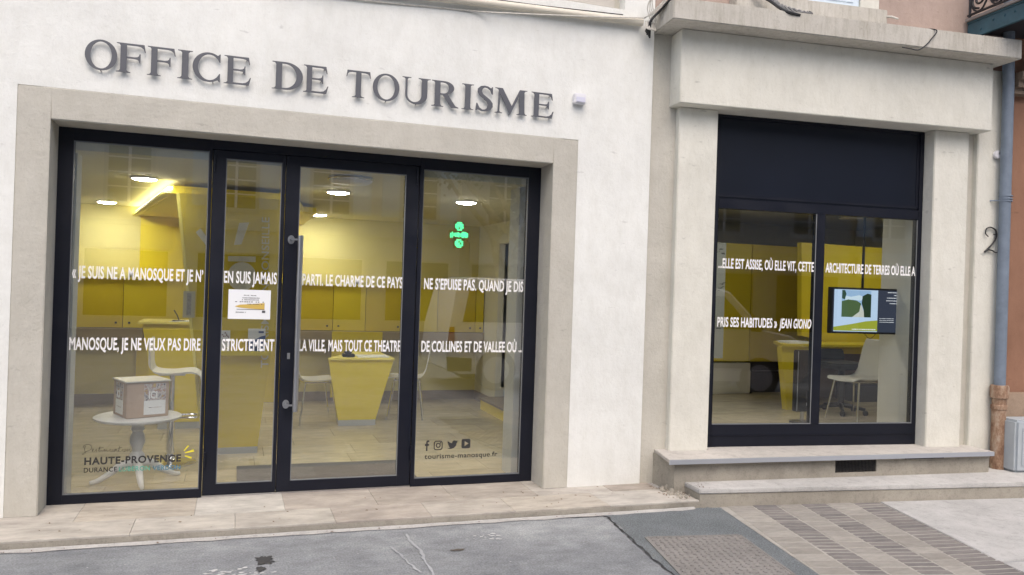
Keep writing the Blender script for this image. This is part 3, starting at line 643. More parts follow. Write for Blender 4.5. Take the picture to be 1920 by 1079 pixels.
# upper window: sill, frame and closed pale shutters
b = MB(rb); x0, z0 = atw(1340, 0, -.06); x1, z1 = atw(1658, 44, -.06); b.box(.66, x1, -.10, .02, 3.80, z1 + .10); b.build("upper_sill", LEDGE, pb, bevel=.006)
ux0, _ = atw(1485, 0, 0); ux1, zz = atw(1610, 12, 0); ux2, _ = atw(1645, 15, 0)
b = MB(rb); b.box(ux1, ux2, -.025, .02, z1 + .10, 5.9); b.box(.66, .85, -.025, .02, z1 + .10, 5.9); b.box(.66, ux2, -.025, .02, 5.9, 6.1); b.build("upper_window_trim", CREAM, pb, bevel=.005)
for k in range(2):
    um = (.85 + ux1) / 2; a, c_ = (.85, um - .006) if k == 0 else (um + .006, ux1)
    b = MB(rb); b.box(a + .004, c_ - .004, -.008, .02, z1 + .105, 5.895)
    for j in range(24): b.box(a + .06, c_ - .06, -.014, -.006, z1 + .16 + j * .07, z1 + .20 + j * .07)
    b.build("upper_shutter", SHUTW, pb, bevel=.003)
# dark framed shop window
sw = MB(rb); W0, W1, Y0, Y1 = .564, 2.633, .07, .14
pa = (.652, 1.583, 1.663, 2.592)
sw.box(W0, pa[0], Y0, Y1, .27, 3.045); sw.box(pa[3], W1, Y0, Y1, .27, 3.045); sw.box(pa[0], pa[3], Y0, Y1, .27, .456); sw.box(pa[1], pa[2], Y0, Y1, .456, 2.262)
sw.box(pa[0], pa[3], Y0, Y1, 2.262, 2.345); sw.box(pa[0], pa[3], Y0, Y1, 3.02, 3.045)
swo = sw.build("shop_window", FRAME, pb, bevel=.003, label="dark framed two pane shop window under a blank panel")
b = MB(rb); b.box(pa[0], pa[3], .085, .13, 2.347, 3.02); b.build("blank_panel", flat("dark blue panel", (.006, .0085, .017), .36, .12, 2, spec=.35), swo, bevel=.002)
b = MB(rb); b.box(pa[0], pa[3], .080, .085, 2.36, 2.385); b.box(pa[3] - .025, pa[3], .080, .085, 2.385, 3.0); b.build("bead", FRAME, swo)
b = MB(rb); b.box(pa[0], pa[3], .064, .069, .36, .366); b.build("bead", FRAME, swo)
for k in (0, 2):
    b = MB(rb); b.box(pa[k] - .01, pa[k + 1] + .01, .082, .090, .446, 2.272); b.build("pane", GLASSR, swo)
    b = MB(rb); b.box(pa[k], pa[k + 1], .075, .0815, .456, .463); b.box(pa[k + 1] - .007, pa[k + 1], .075, .0815, .463, 2.262); b.build("gasket", bpy.data.materials["grey gasket"], swo)
def vinyl_r(s, u0, u1, z, cap, **kw):
    return put_text(s, u0, u1, z, cap, lambda a, c_, d: rb(a, .0795 - d, c_), **kw).build("lettering", VINYL, swo)
g = lambda px, py: atw(px, py, .0795)[0]
vinyl_r("...ELLE EST ASSISE, OÙ ELLE VIT, CETTE", g(1347, 495), g(1526, 500), 1.766, .078)
vinyl_r("PRIS SES HABITUDES »", g(1345, 605), g(1457, 605), 1.276, .076)
vinyl_r("JEAN GIONO", g(1461, 605), g(1521, 608), 1.276, .076, shear=.2)
vinyl_r("ARCHITECTURE DE TERRES OÙ ELLE A", g(1548, 503), g(1716, 508), 1.766, .078)
# inner shell of the second room
b = MB(); b.box(3.31, 9.2, 4.4, 4.6, .20, 2.9); b.box(9.2, 9.4, -.6, 4.6, .20, 2.9); b.box(3.25, 3.31, .32, 2.75, .27, 2.9); b.box(3.25, 3.31, 3.95, 4.4, .27, 2.9); b.build("inner_wall", IWHITE, pb)
b = MB(rb); b.box(2.66, 3.35, .31, .62, .27, 2.75); b.build("inner_pier", IWHITE, pb)
b = MB(rb); b.box(.02, .58, .31, .36, .27, 2.75); b.build("inner_pier", IWHITE, pb)
b = MB(); b.face([tuple(rb(.0, .145, 2.62)), tuple(rb(7, .145, 2.62)), (9.4, 4.6, 2.62), (3.25, 4.6, 2.62)]); b.prism([tuple(rb(.0, .145, 2.63)), tuple(rb(7, .145, 2.63)), (9.4, 4.6, 2.63), (3.25, 4.6, 2.63)], (0, 0, .2)); b.build("inner_ceiling", IWHITE, pb)
b = MB(); slabfloor(3.31, 9.2, .28, 4.4, .27, .8, .42); b.prism([tuple(rb(.61, .141, .235)), tuple(rb(6.2, .141, .235)), (9.2, .30, .235), (3.8, .30, .235)], (0, 0, .03)); tag(b.build("side_room_floor", FLOORT), kind='structure')

# --- downpipe, number, wires, orange house, cabinet, balcony
dp = thing("downpipe", "blue grey downpipe with rusty cast iron foot beside the house number", "drainpipe", rb(3.355, -.10, .08))
b = MB(rb); ux = 3.345; b.tube([(ux - .04, -.11, 4.6), (ux - .03, -.11, 3.85), (ux - .01, -.10, 3.5), (ux, -.10, .78)], .047, 16); b.build("pipe", PIPE, dp, smooth=True)
b = MB(rb)
for z in (2.455, 2.475, 2.50): b.lathe([(.047, -.008), (.056, -.004), (.056, .004), (.047, .008)], (ux, -.10, z), 16)
b.tube([(ux - .04, -.10, 2.46), (ux - .10, -.03, 2.46)], .006, 6); b.build("bracket", PIPE, dp, smooth=True)
b = MB(rb); b.tube([(ux, -.10, .08), (ux, -.10, .70)], .058, 16); b.lathe([(.058, 0), (.066, .01), (.066, .04), (.058, .05)], (ux, -.10, .60), 16); b.lathe([(.060, 0), (.074, .01), (.076, .10), (.070, .12), (.046, .121)], (ux, -.10, .70), 16)
b.build("cast_foot", RUST, dp, smooth=True)
b = MB(rb)
def n2(px, py): u, z = atw(px, py, -.05); return (u, -.05, z)
P = smoothpts([n2(*p) for p in ((1853, 444), (1848, 438), (1850, 429), (1859, 427), (1867, 433), (1868, 444), (1862, 456), (1853, 466), (1846, 473), (1853, 469), (1860, 470), (1867, 474), (1875, 473))], 6)
n_ = len(P); b.tube([tuple(p) for p in P], [.0040 + .0038 * math.sin(math.pi * i / (n_ - 1)) for i in range(n_)], 8)
for p in ((1866, 440), (1850, 470)): q = n2(*p); b.tube([q, (q[0], -.025, q[2])], .004, 6)
tag(b.build("house_number", IRON, smooth=True), "wrought iron house number 2 on the cream wall beside the downpipe", "house number")
t_ = thing("junction_disc", "small round white junction box on the wall against the downpipe", "junction box", rb(3.29, -.03, 2.85))
u_, z_ = atw(1872, 290, -.06)
b = MB(rb); b.tube([(u_, -.03, z_), (u_, -.062, z_)], .036, 18); b.build("housing", WPLAST, t_, bevel=.004)
b = MB(rb); b.tube([(u_ + .008, -.061, z_ + .012), (u_ + .008, -.065, z_ + .012)], .009, 10); b.build("screw", STEEL, t_)
b = MB(rb); U = lambda px, py: (*atw(px, py, -.045)[:1], -.045, atw(px, py, -.045)[1])
b.tube([tuple(p) for p in smoothpts([U(1878, 105), U(1884, 130), U(1882, 165), U(1879, 205), U(1876, 280)], 6)], .006, 6)
tag(b.build("wall_cable", CABLEW, smooth=True), "pale cable running down beside the downpipe to the round box", "cable")
b = MB(rb); U = lambda px, py, w=-.385: (atw(px, py, w)[0], w, atw(px, py, w)[1])
b.tube([tuple(p) for p in smoothpts([U(1720, 55, -.30), U(1756, 57), U(1745, 75), U(1735, 86, -.39), U(1722, 94, -.40), U(1708, 92, -.40), U(1692, 89, -.40)], 6)], .005, 6)
tag(b.build("hanging_wire", CABLE, smooth=True), "loose dark wire hanging over the front of the ledge", "wire")
t_ = thing("ledge_cable", "thick grey twisted cable lying across the ledge below the upper shutters", "cable", rb(1.2, -.2, 3.8))
b = MB(rb); U = lambda px, py, w: (atw(px, py, w)[0], w, atw(px, py, w)[1])
core = smoothpts([U(1425, -12, -.15), U(1450, 2, -.2), U(1462, 12, -.26), U(1480, 19, -.3), U(1505, 26, -.34), U(1520, 27, -.35)], 6)
for k in range(4):
    b.tube([(p[0] + .016 * math.cos(i * .7 + k * 1.57), p[1], max(p[2] + .016 * math.sin(i * .7 + k * 1.57), 3.805)) for i, p in enumerate(core)], .012, 6)
b.build("twisted_cores", flat("grey cable sheath", (.17, .17, .17), .7, .3, 30), t_, smooth=True)
b = MB(rb); b.tube([tuple(p) for p in smoothpts([U(1400, -20, -.1), U(1440, 0, -.2), U(1470, 20, -.36), U(1500, 29, -.37)], 6)], .012, 6); b.build("black_core", CABLE, t_, smooth=True)
b = MB(rb); b.tube([U(1660, 32, -.08), U(1672, 32, -.14), U(1684, 36, -.16)], [.012, .010, .008], 8)
tag(b.build("shutter_stop", CABLEW, smooth=True), "small pale shutter stop sticking out beside the upper sill", "shutter stop")

hb_ = thing("orange_house", "terracotta plastered house at the right edge behind the downpipe", "building", rb(6, 0, 0))
b = MB(rb); b.box(3.405, 9.5, -.02, .28, .0, 3.60); b.box(3.425, 9.5, .0, .28, 3.60, 9.5); b.build("wall", TERRA, hb_)
b = MB(rb); b.box(3.405, 9.5, -.10, -.02, 3.42, 3.47); b.box(3.405, 9.5, -.14, -.02, 3.47, 3.53); b.box(3.405, 9.5, -.18, -.02, 3.53, 3.60); b.build("cornice", flat("dark moulding", (.20, .15, .11), .8, .15, 6), hb_)
b = MB(rb); b.box(3.406, 5, -.05, -.02, .06, .75); b.build("plinth", concrete("plinth stone", (.36, .27, .20)), hb_, bevel=.01)
t_ = thing("utility_cabinet", "light grey utility cabinet standing on the step beside the downpipe", "cabinet", rb(3.8, -.2, .08))
c0 = atz(1886, 872, .08); ztop = at(1890, 778, c0.y).z
bu, bw = atw(1886, 872, -.2)
cab = MB(rb); u0_ = bu + .02; cab.box(u0_, u0_ + .7, -.28, -.06, .08, ztop); cab.build("cabinet_body", CABIN, t_, bevel=.02)
b = MB(rb); b.box(u0_ + .06, u0_ + .64, -.286, -.279, .14, ztop - .06); b.build("cabinet_door", CABIN, t_, bevel=.003)

bl = thing("balcony", "teal riveted steel balcony with scrolled black railing above the ledge", "balcony", rb(4, -.3, 3.95))
BU, BW = 2.98, -.60
b = MB(rb); zt = atw(1790, 52, 0)[1] - .0
zb0 = 3.885; zb1 = 4.02
b.box(BU, BU + .03, BW, .0, zb0, zb1); b.box(BU + .03, 6, BW, BW + .03, zb0, zb1); b.box(BU - .01, 6, BW - .012, .0, zb1, zb1 + .014)
for w_ in (-.5, -.40, -.28, -.15): b.tube([(BU + .002, w_, (zb0 + zb1) / 2 + .02 * (-1) ** int(w_ * 100)), (BU - .008, w_, (zb0 + zb1) / 2 + .02 * (-1) ** int(w_ * 100))], .008, 8)
for i in range(10): b.tube([(BU + .08 + i * .16, BW + .002, zb0 + .07), (BU + .08 + i * .16, BW - .008, zb0 + .07)], .008, 8)
b.build("edge_beam", TEAL, bl)
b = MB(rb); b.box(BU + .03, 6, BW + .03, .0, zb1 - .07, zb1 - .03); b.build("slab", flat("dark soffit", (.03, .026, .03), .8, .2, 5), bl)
b = MB(rb); b.box(BU - .03, 6, BW - .03, .0, zb1 + .016, zb1 + .04); b.build("deck_edge", flat("stone deck", (.22, .20, .19), .8, .15, 6), bl)
b = MB(rb); b.tube([(BU, .0, zb1 + .075), (BU, BW, zb1 + .075), (6, BW, zb1 + .075)], .012, 6); b.tube([(BU, 0, 4.95), (BU, BW, 4.95), (6, BW, 4.95)], .018, 6)
for w_ in (-.02, BW): b.tube([(BU, w_, zb1 + .03), (BU, w_, 4.95)], .012, 6)
b.build("rail", IRON, bl)
b = MB(rb)
def scroll(cx, cz, r, turn, flip, put):
    pts = []
    for i in range(26):
        a = turn + flip * i * .42; rr = r * (1 - i / 30); pts.append(put(cx + rr * math.cos(a), cz + rr * math.sin(a)))
    b.tube(pts, .010, 6)
for i in range(3):
    w0 = -.10 - i * .20; put = lambda a, z: (BU, a, z)
    scroll(w0 - .02, zb1 + .19, .085, -1.57, 1, put); scroll(w0 - .05, zb1 + .36, .075, 1.57, -1, put); scroll(w0 + .04, zb1 + .27, .05, 0, 1, put)
    b.tube([put(w0 - .02 + .10 * math.cos(x), zb1 + .25 + .17 * math.sin(x)) for x in [k * math.pi / 9 for k in range(19)]], .009, 6)
for i in range(10):
    u0 = BU + .12 + i * .22; put = lambda a, z: (a, BW, z)
    scroll(u0, zb1 + .19, .085, -1.57, 1, put); scroll(u0, zb1 + .36, .075, 1.57, -1, put)
b.build("scrollwork", IRON, bl, smooth=True)

# ------------------------------------------------------------------ inside the office
lamp_lab = ("nearest lit ceiling disc left of the yellow canopy", "far lit ceiling disc at the left back of the office", "lit ceiling disc seen through the top of the wide door",
            "far lit ceiling disc low in the wide door glass", "lit ceiling disc seen through the right hand pane", "lit ceiling disc over the left end of the office")
proto = None
CZ = 2.37
spots = [atz(271, 333, CZ), atz(203, 379, CZ), atz(634, 359, CZ), atz(590, 407, CZ), atz(874, 378, CZ)]
spots = [(p.x, min(p.y, 4.3)) for p in spots]
for i, (x, y) in enumerate(spots):
    if proto is None:
        proto = thing("ceiling_light", lamp_lab[0], "ceiling light", (x, y, CZ), "lit ceiling discs of the office")
        b = MB(); b.lathe([(.108, 0), (.108, -.012), (.096, -.016), (.096, 0)], (x, y, CZ), 32); b.build("trim_ring", WPLAST, proto, smooth=True)
        b = MB(); b.lathe([(.0955, -.004), (.0955, -.015), (.085, -.021), (.06, -.026), (.03, -.028), (.001, -.0285)], (x, y, CZ), 32); b.build("diffuser", LAMP, proto, smooth=True)
    else:
        o = proto.copy(); COL.objects.link(o); o.location = (x, y, CZ); o['label'] = lamp_lab[i]
        for ch in list(proto.children):
            c_ = ch.copy(); COL.objects.link(c_); c_.parent = o
q = atz(658, 333, CZ)
t_ = thing("ceiling_speaker", "pale unlit round fitting on the ceiling just inside the wide door", "ceiling fitting", (q.x, q.y, CZ))
b = MB(); b.lathe([(.17, 0), (.17, -.03), (.14, -.05), (.001, -.052)], (q.x, q.y, CZ), 28); b.build("housing", WPLAST, t_, smooth=True)
b = MB(); b.lathe([(.175, -.012), (.178, -.016), (.178, -.022), (.175, -.026)], (q.x, q.y, CZ), 28); b.build("chrome_ring", CHROME, t_, smooth=True)

# yellow canopy with the light strip
cn = thing("ceiling_canopy", "dropped yellow ceiling panel edged with a glowing light strip", "ceiling panel", (0, 3, 2.27))
b = MB(); P_ = [(-.53, 1.76), (.50, 1.86), (.66, 3.0), (.80, 3.05), (.80, 4.83), (-1.12, 4.83)]
b.loft([[(x, y, 2.262) for x, y in P_], [(x, y, 2.33) for x, y in P_]]); b.build("panel", YEL, cn)
b = MB(); b.hexa(((-.565, 1.76, 2.30), (-.535, 1.76, 2.30), (-1.125, 4.83, 2.30), (-1.155, 4.83, 2.30), (-.565, 1.76, 2.318), (-.535, 1.76, 2.318), (-1.125, 4.83, 2.318), (-1.155, 4.83, 2.318))); b.build("light_strip", LED, cn)
b = MB(); b.hexa(((-.60, 1.76, 2.262), (-.535, 1.76, 2.262), (-1.125, 4.83, 2.262), (-1.19, 4.83, 2.262), (-.60, 1.76, 2.285), (-.535, 1.76, 2.285), (-1.125, 4.83, 2.285), (-1.19, 4.83, 2.285))); b.build("trim", PALEY, cn)
b = MB(); b.box(-1.09, .76, 4.80, 4.832, 0, 2.26); tag(b.build("wall_panel", YEL), "tall yellow panel covering the back wall behind the counter", "wall panel")

# tapering yellow board with the information sign
mo = thing("sign_board", "tall yellow tapering board with a white i figure and upright words", "sign board", (.0, 1.75, 0))
def mY(px, py): v = at(px, py, 1.70); return v.x, v.z
TL_, TR_ = (-.47, 2.262), (.48, 2.262); mz = .055
b = MB(); b.loft([[(-.475, 1.70, 2.262), (.47, 1.72, 2.262), (.235, 1.72, mz), (-.20, 1.70, mz)], [(-.475, 1.78, 2.262), (.47, 1.80, 2.262), (.235, 1.80, mz), (-.20, 1.78, mz)]]); b.build("board", YEL2, mo)
b = MB(); b.loft([[(-.50, 1.70, 2.262), (-.4765, 1.70, 2.262), (-.2015, 1.70, mz), (-.225, 1.70, mz)], [(-.50, 1.82, 2.262), (-.4765, 1.82, 2.262), (-.2015, 1.82, mz), (-.225, 1.82, mz)]]); b.build("edge", PALEY, mo)
b = MB(); b.hexa(((-.20, 1.69, 0), (.235, 1.71, 0), (.235, 1.80, 0), (-.20, 1.80, 0), (-.20, 1.69, mz), (.235, 1.71, mz), (.235, 1.80, mz), (-.20, 1.80, mz))); b.build("plinth", ALU, mo)
SGREY = mat("pale sign print", (.62, .60, .50), .6)
def mp(px, py): v = at(px, py, 1.70); return (v.x, 1.694 + (v.x + .475) * .0212, v.z)
def mpoly(pts): b.prism([mp(*p) for p in pts], (0, -.002, 0))
b = MB(); s = lambda x, y: (400 + x * .324, 290 + y * .3244)
mpoly([s(150, 395), s(208, 393), s(162, 520), s(118, 524)]); mpoly([s(85, 587), s(245, 590), s(245, 622), s(85, 617)])
mpoly([(367, 436), (376, 428), (392, 452), (392, 468)])
cx_, cy_ = s(165, 705); mpoly([(cx_ + 27 * math.cos(a), cy_ + 27 * math.sin(a)) for a in [i * math.pi / 14 for i in range(28)]])
b.build("logo", SGREY, mo)
me = text_mesh("TOURISME, ON CONSEILLE", .01); xs = [v.co.x for v in me.vertices]; l0, l1 = min(xs), max(xs)
b0, b1 = Vector(mp(503, 690)), Vector(mp(505, 408))
mb = MB(lambda x, y, d: b0 + (b1 - b0) * ((x - l0) / (l1 - l0)) + Vector((-.062 * y / CAPH, -.001 - d, 0))); mb.mesh(me); mb.build("lettering", SGREY, mo)
def brochure(lab, px0, px1, py0, py1, Y, colr, cat="brochure", grp=None, kind=0):
    a, c_ = at(px0, py1, Y), at(px1, py0, Y); t_ = thing("brochure", lab, cat, (a.x, Y, a.z), grp)
    b = MB(); b.box(a.x, c_.x, Y - .012, Y, a.z, c_.z); b.build("cover", PAPER, t_)
    w_, h_ = c_.x - a.x, c_.z - a.z; b = MB()
    if kind == 0:
        me = outline_mesh([[(0, 0), (1, 0), (1, .72), (.7, .66), (.4, .52), (0, .50)]], .001); b.xf = lambda x, y, d: Vector((a.x + x * w_, Y - .0130 - d, a.z + y * h_)); b.mesh(me); b.xf = None; b.box(a.x + w_ * .6, a.x + w_ * .9, Y - .0135, Y - .012, a.z + h_ * .82, a.z + h_ * .9)
    else:
        for k in range(26):
            x, z = a.x + w_ * random.uniform(.02, .85), a.z + h_ * random.uniform(.36, .92); b.box(x, x + w_ * random.uniform(.05, .14), Y - .0135 - k * .0001, Y - .012, z, z + h_ * random.uniform(.02, .07))
        b.box(a.x + .1 * w_, a.x + .8 * w_, Y - .0135, Y - .012, a.z + h_ * .2, a.z + h_ * .215)
    b.build("print", colr, t_); return t_
brochure("blue and white brochure standing on the sign board ledge behind the narrow door", 464, 498, 617, 660, 1.66, BLUEP)
brochure("brochure with a brown and purple photo at the left of the sign board", 412, 432, 620, 662, 1.66, flat("purple print", (.20, .12, .13), .6, .4, 40), kind=1)
b = MB(); a, c_ = at(406, 664, 1.66), at(503, 664, 1.66); b.box(a.x, c_.x, 1.60, 1.695, a.z - .008, a.z); b.box(a.x, c_.x, 1.60, 1.606, a.z, a.z + .03)
tag(b.build("brochure_shelf", YEL), "narrow yellow shelf on the sign board carrying two brochures", "shelf")
a, c_ = at(342, 596, 1.64), at(366, 547, 1.64)
t_ = thing("leaflet_holder", "clear leaflet holder with a narrow grey flyer at the left edge of the sign board", "leaflet holder", (a.x, 1.64, a.z))
b = MB(); b.box(a.x, c_.x, 1.66, 1.672, a.z, c_.z); b.build("back_plate", flat("pale perspex", (.50, .47, .30), .3, .05, 4), t_)
b = MB(); b.box(a.x + .03, c_.x - .03, 1.652, 1.659, a.z + .02, c_.z - .015); b.build("flyer", flat("grey flyer", (.30, .28, .24), .6, .4, 40), t_)
# paper notice on the narrow door
t_ = thing("notice", "white landscape paper notice taped inside the narrow door", "notice", at(467, 597, .284))
a, c_ = at(427, 598, .2715), at(508, 545, .2715)
b = MB(); b.box(a.x, c_.x, .2685, .2705, a.z, c_.z); b.build("sheet", PAPER, t_)
NB = lambda x, y, d=0: Vector((a.x + (c_.x - a.x) * x, .2680 - d, a.z + (c_.z - a.z) * y))
b = MB(); me = outline_mesh([[(.15, .43), (.28, .49), (.5, .51), (.86, .56), (.86, .33), (.5, .36), (.25, .39)]], .0006); b.xf = lambda x, y, d: NB(x, y, d); b.mesh(me); b.build("knife_print", mat("ochre print", (.60, .42, .10), .7), t_)
b = MB()
def nb(x0, x1, y0, y1, k=0): p, q_ = NB(x0, y0), NB(x1, y1); b.box(p.x, q_.x, p.y - .0012 - k, p.y + .0004, p.z, q_.z)
for (x0, x1, y, n_) in ((.36, .66, .80, 9), (.33, .74, .71, 16), (.32, .72, .645, 15), (.16, .86, .575, 13), (.45, .84, .50, 12), (.18, .42, .22, 12)):
    w_ = (x1 - x0) / n_
    for k in range(n_):
        if random.random() < .85: nb(x0 + k * w_, x0 + k * w_ + w_ * random.uniform(.5, .8), y, y + .025)
nb(.20, .86, .325, .34); nb(.80, .88, .22, .30)
b.build("text_lines", INK, t_)
# reception counter
rc = thing("reception_counter", "yellow reception counter standing behind the white bar stool", "counter", (-.3, 3.2, 0))
b = MB(); b.loft([[(-.86, 3.02, 1.06), (-.16, 3.02, 1.06), (-.16, 3.02, .07), (-.70, 3.02, .07)], [(-.86, 3.55, 1.06), (-.16, 3.55, 1.06), (-.16, 3.55, .07), (-.70, 3.55, .07)]]); b.build("body", YEL, rc)
b = MB(); b.box(-.90, -.14, 2.98, 3.60, 1.06, 1.085); b.build("counter_top", PALEY, rc, bevel=.003)
b = MB(); b.box(-.69, -.17, 3.03, 3.5, 0, .07); b.build("plinth", ALU, rc)
b = MB(); x_ = at(335, 612, 3.1); b.box(x_.x - .06, x_.x + .06, 3.08, 3.16, 1.086, 1.10); b.tube([(x_.x, 3.12, 1.10), (x_.x - .02, 3.12, 1.15), (x_.x - .05, 3.12, 1.20)], .006, 6); tag(b.build("card_reader", BLACK, smooth=False), "small black device with a raised arm on the counter", "card reader")
b = MB()
for k in range(4): b.hexa([(x0 + dx, y0, 1.0862 + k * .0025 + zz) for zz in (0, .002) for x0, y0, dx in ((-.62, 3.02, k * .03), (-.36, 3.02, k * .03), (-.34, 3.2, k * .03), (-.60, 3.2, k * .03))])
tag(b.build("paper_pile", PAPER), "few loose white papers on the reception counter", "papers")

# wall cabinets along the back, with a counter board under them
def seam(x, z0, z1, y, par): b = MB(); b.box(x - .004, x + .004, y - .003, y + .002, z0, z1); return b.build("seam", SEAM, par)
cx = [-2.4, -1.216, -.749]
CAB = [(-3.9, -2.6), (-2.6, -1.216), (-1.216, -.32), (.77, 1.178), (1.178, 1.585), (1.585, 2.075), (2.075, 2.526), (2.526, 3.044), (3.044, 3.16)]
labs = ("cabinet cut off by the left wall", "far left cabinet above the white stool table", "cabinet with two round knobs beside the counter", "cabinet at the left side of the wide door glass", "cabinet above the desk left of the centre seam",
        "cabinet above the right part of the desk", "cabinet half behind the door frame", "cabinet with a dark keyhole behind the reflected van", "narrow cabinet in the right corner")
for i, (x0, x1) in enumerate(CAB):
    t_ = thing("wall_cabinet", "yellow wall " + labs[i], "cabinet", (x0, 4.6, .93), "yellow cabinets along the back wall")
    b = MB(); b.box(x0 + .002, x1 - .002, 4.52, 4.79, .93, 1.50); b.build("carcass", SEAM, t_)
    b = MB(); b.box(x0 + .003, x1 - .003, 4.50, 4.52, .933, 1.50); b.build("door_panel", YEL2 if i % 2 else YEL, t_, bevel=.002)
    b = MB(); kx = x1 - .07 if i % 2 else x0 + .07; b.lathe([(.001, -.012), (.012, -.01), (.012, .01), (.001, .012)], (kx, 4.492, .99), 10); b.build("knob", IRON, t_)
b = MB(); b.box(-3.9, 3.16, 4.48, 4.80, 1.503, 1.52); tag(b.build("cabinet_top", PALEY), "pale board lying along the top of the yellow cabinets", "shelf board")
b = MB(); b.box(-3.9, -1.0, 4.47, 4.80, .80, .926); b.box(.77, 3.16, 4.47, 4.80, .80, .926); tag(b.build("counter_board", flat("taupe board", (.33, .27, .18), .5, .05, 4)), "taupe board running below the yellow cabinets", "shelf board")
b = MB(); b.box(1.17, 1.80, 4.44, 4.468, .10, .925); tag(b.build("yellow_panel", YEL), "yellow panel behind the small desk below the cabinets", "panel")

# small tapering desk and its two chairs
dk = thing("desk", "small yellow desk tapering to a metal plinth behind the wide door", "desk", (1.3, 3.1, 0))
zt = at(675, 676, 2.95).z; xa, xb = at(616, 676, 2.95).x, at(738, 676, 2.95).x; xc, xd = at(634, 796, 2.95).x, at(704, 794, 2.95).x
b = MB(); b.loft([[(xa, 2.95, zt), (xb, 2.95, zt), (xd, 2.97, .06), (xc, 2.97, .06)], [(xa + .36, 3.75, zt), (xb - .04, 3.75, zt), (xd - .02, 3.5, .06), (xc + .2, 3.5, .06)]]); b.build("body", YEL, dk)
b = MB(); b.hexa([(x, y, z) for z in (zt + .001, zt + .025) for x, y in ((xa - .01, 2.93), (xb + .01, 2.93), (xb - .02, 3.78), (xa + .36, 3.78))]); b.build("desk_top", PALEY, dk, bevel=.003)
b = MB(); b.hexa([(x, y, z) for z in (0, .06) for x, y in ((xc, 2.96), (xd, 2.96), (xd - .02, 3.45), (xc + .2, 3.45))]); b.build("plinth", ALU, dk)
b = MB(); b.box(xa + .16, xa + .29, 3.03, 3.15, zt + .026, zt + .06); b.box(xa + .18, xa + .26, 3.06, 3.12, zt + .06, zt + .09); tag(b.build("desk_stamp", BLACK, bevel=.006), "small black stamp holder on the yellow desk", "stamp holder")
b = MB(); b.box(xa + .32, xa + .66, 2.99, 3.25, zt + .026, zt + .036); tag(b.build("paper_pad", PAPER), "white paper pad lying on the yellow desk", "paper")
def chair(lab, px, py, floor, face, sh=SHELL, name="chair", grp=None, sc=1.0, seatz=.45, back=.40, leg=True):
    """moulded shell chair, face = direction the sitter looks (radians)"""
    t_ = thing(name, lab, "chair", (px, py, floor), grp); ca, sa = math.cos(face), math.sin(face)
    T = lambda f, s_, z: (px + f * ca - s_ * sa, py + f * sa + s_ * ca, floor + z * sc)
    prof = smoothpts([(.23, 0, seatz - .02), (.19, 0, seatz + .005), (0, 0, seatz - .005), (-.15, 0, seatz + .01), (-.205, 0, seatz + .07), (-.235, 0, seatz + .2), (-.27, 0, seatz + back)], 5)
    b = MB(); rings = []
    for i, p in enumerate(prof):
        tt = i / (len(prof) - 1); hw = .20 if tt < .5 else .20 - .05 * (tt - .5) * 2; hw *= .82 + .18 * min(1, tt * 8, (1 - tt) * 8 + .2)
        k = .012; d = prof[min(i + 1, len(prof) - 1)] - prof[max(0, i - 1)]; d.normalize(); nx, nz = -d.z, d.x
        rings.append([T(p.x, -hw, p.z + .012), T(p.x, 0, p.z), T(p.x, hw, p.z + .012), T(p.x - nx * k, hw, p.z + .012 - abs(nz) * k), T(p.x - nx * k, 0, p.z - abs(nz) * k), T(p.x - nx * k, -hw, p.z + .012 - abs(nz) * k)])
    b.loft(rings); b.build("shell", sh, t_, smooth=True)
    if leg:
        b = MB(); b.tube([T(.15, -.16, seatz - .025), T(.15, .16, seatz - .025)], .009, 8); b.tube([T(-.13, -.16, seatz - .025), T(-.13, .16, seatz - .025)], .009, 8)
        for s_ in (-.15, .15): b.tube([T(.15, s_, seatz - .025), T(-.13, s_, seatz - .025)], .009, 8)
        b.build("seat_frame", CHROME, t_, smooth=True)
        for f, s_ in ((.15, -.16), (.15, .16), (-.13, -.16), (-.13, .16)):
            b = MB(); b.tube([T(f, s_, seatz - .025), T(f * 1.45, s_ * 1.3, .0)], .0095, 8); b.build("leg", CHROME, t_, smooth=True)
    return t_
chair("white shell chair with chrome legs left of the yellow desk facing it", .86, 3.27, 0, .12, seatz=.47, back=.42)
chair("white shell chair with chrome legs at the right end of the yellow desk", 1.93, 3.42, 0, math.pi - .25, seatz=.47, back=.40)

# bar stool
st = thing("bar_stool", "white bar stool with chrome column and footrest in front of the counter", "stool", atz(318, 866, 0))
q = atz(318, 868, 0); sx, sy = q.x, q.y
b = MB(); b.lathe([(.205, 0), (.205, .006), (.19, .012), (.06, .035), (.04, .06), (.036, .075), (.001, .076)], (sx, sy, 0), 32); b.build("base", CHROME, st, smooth=True)
b = MB(); b.tube([(sx, sy, .05), (sx, sy, .42)], .030, 14); b.tube([(sx, sy, .42), (sx, sy, .745)], .022, 14); b.build("column", CHROME, st, smooth=True)
b = MB(); b.tube([tuple(p) for p in smoothpts([(sx, sy - .03, .385), (sx + .10, sy - .08, .385), (sx + .19, sy - .08, .385), (sx + .21, sy, .385), (sx + .19, sy + .08, .385), (sx + .10, sy + .08, .385), (sx, sy + .03, .385)], 5)], .010, 8); b.build("footrest", CHROME, st, smooth=True)
zs = at(318, 696, sy).z
prof = smoothpts([(.235, zs - .09), (.215, zs - .02), (.15, zs + .012), (0, zs), (-.12, zs + .012), (-.175, zs + .06), (-.185, zs + .16), (-.20, zs + .25)] and [(.235, 0, zs - .09), (.215, 0, zs - .02), (.15, 0, zs + .012), (0, 0, zs), (-.12, 0, zs + .012), (-.165, 0, zs + .06), (-.17, 0, zs + .16), (-.175, 0, zs + .27)], 5)
b = MB(); rings = []
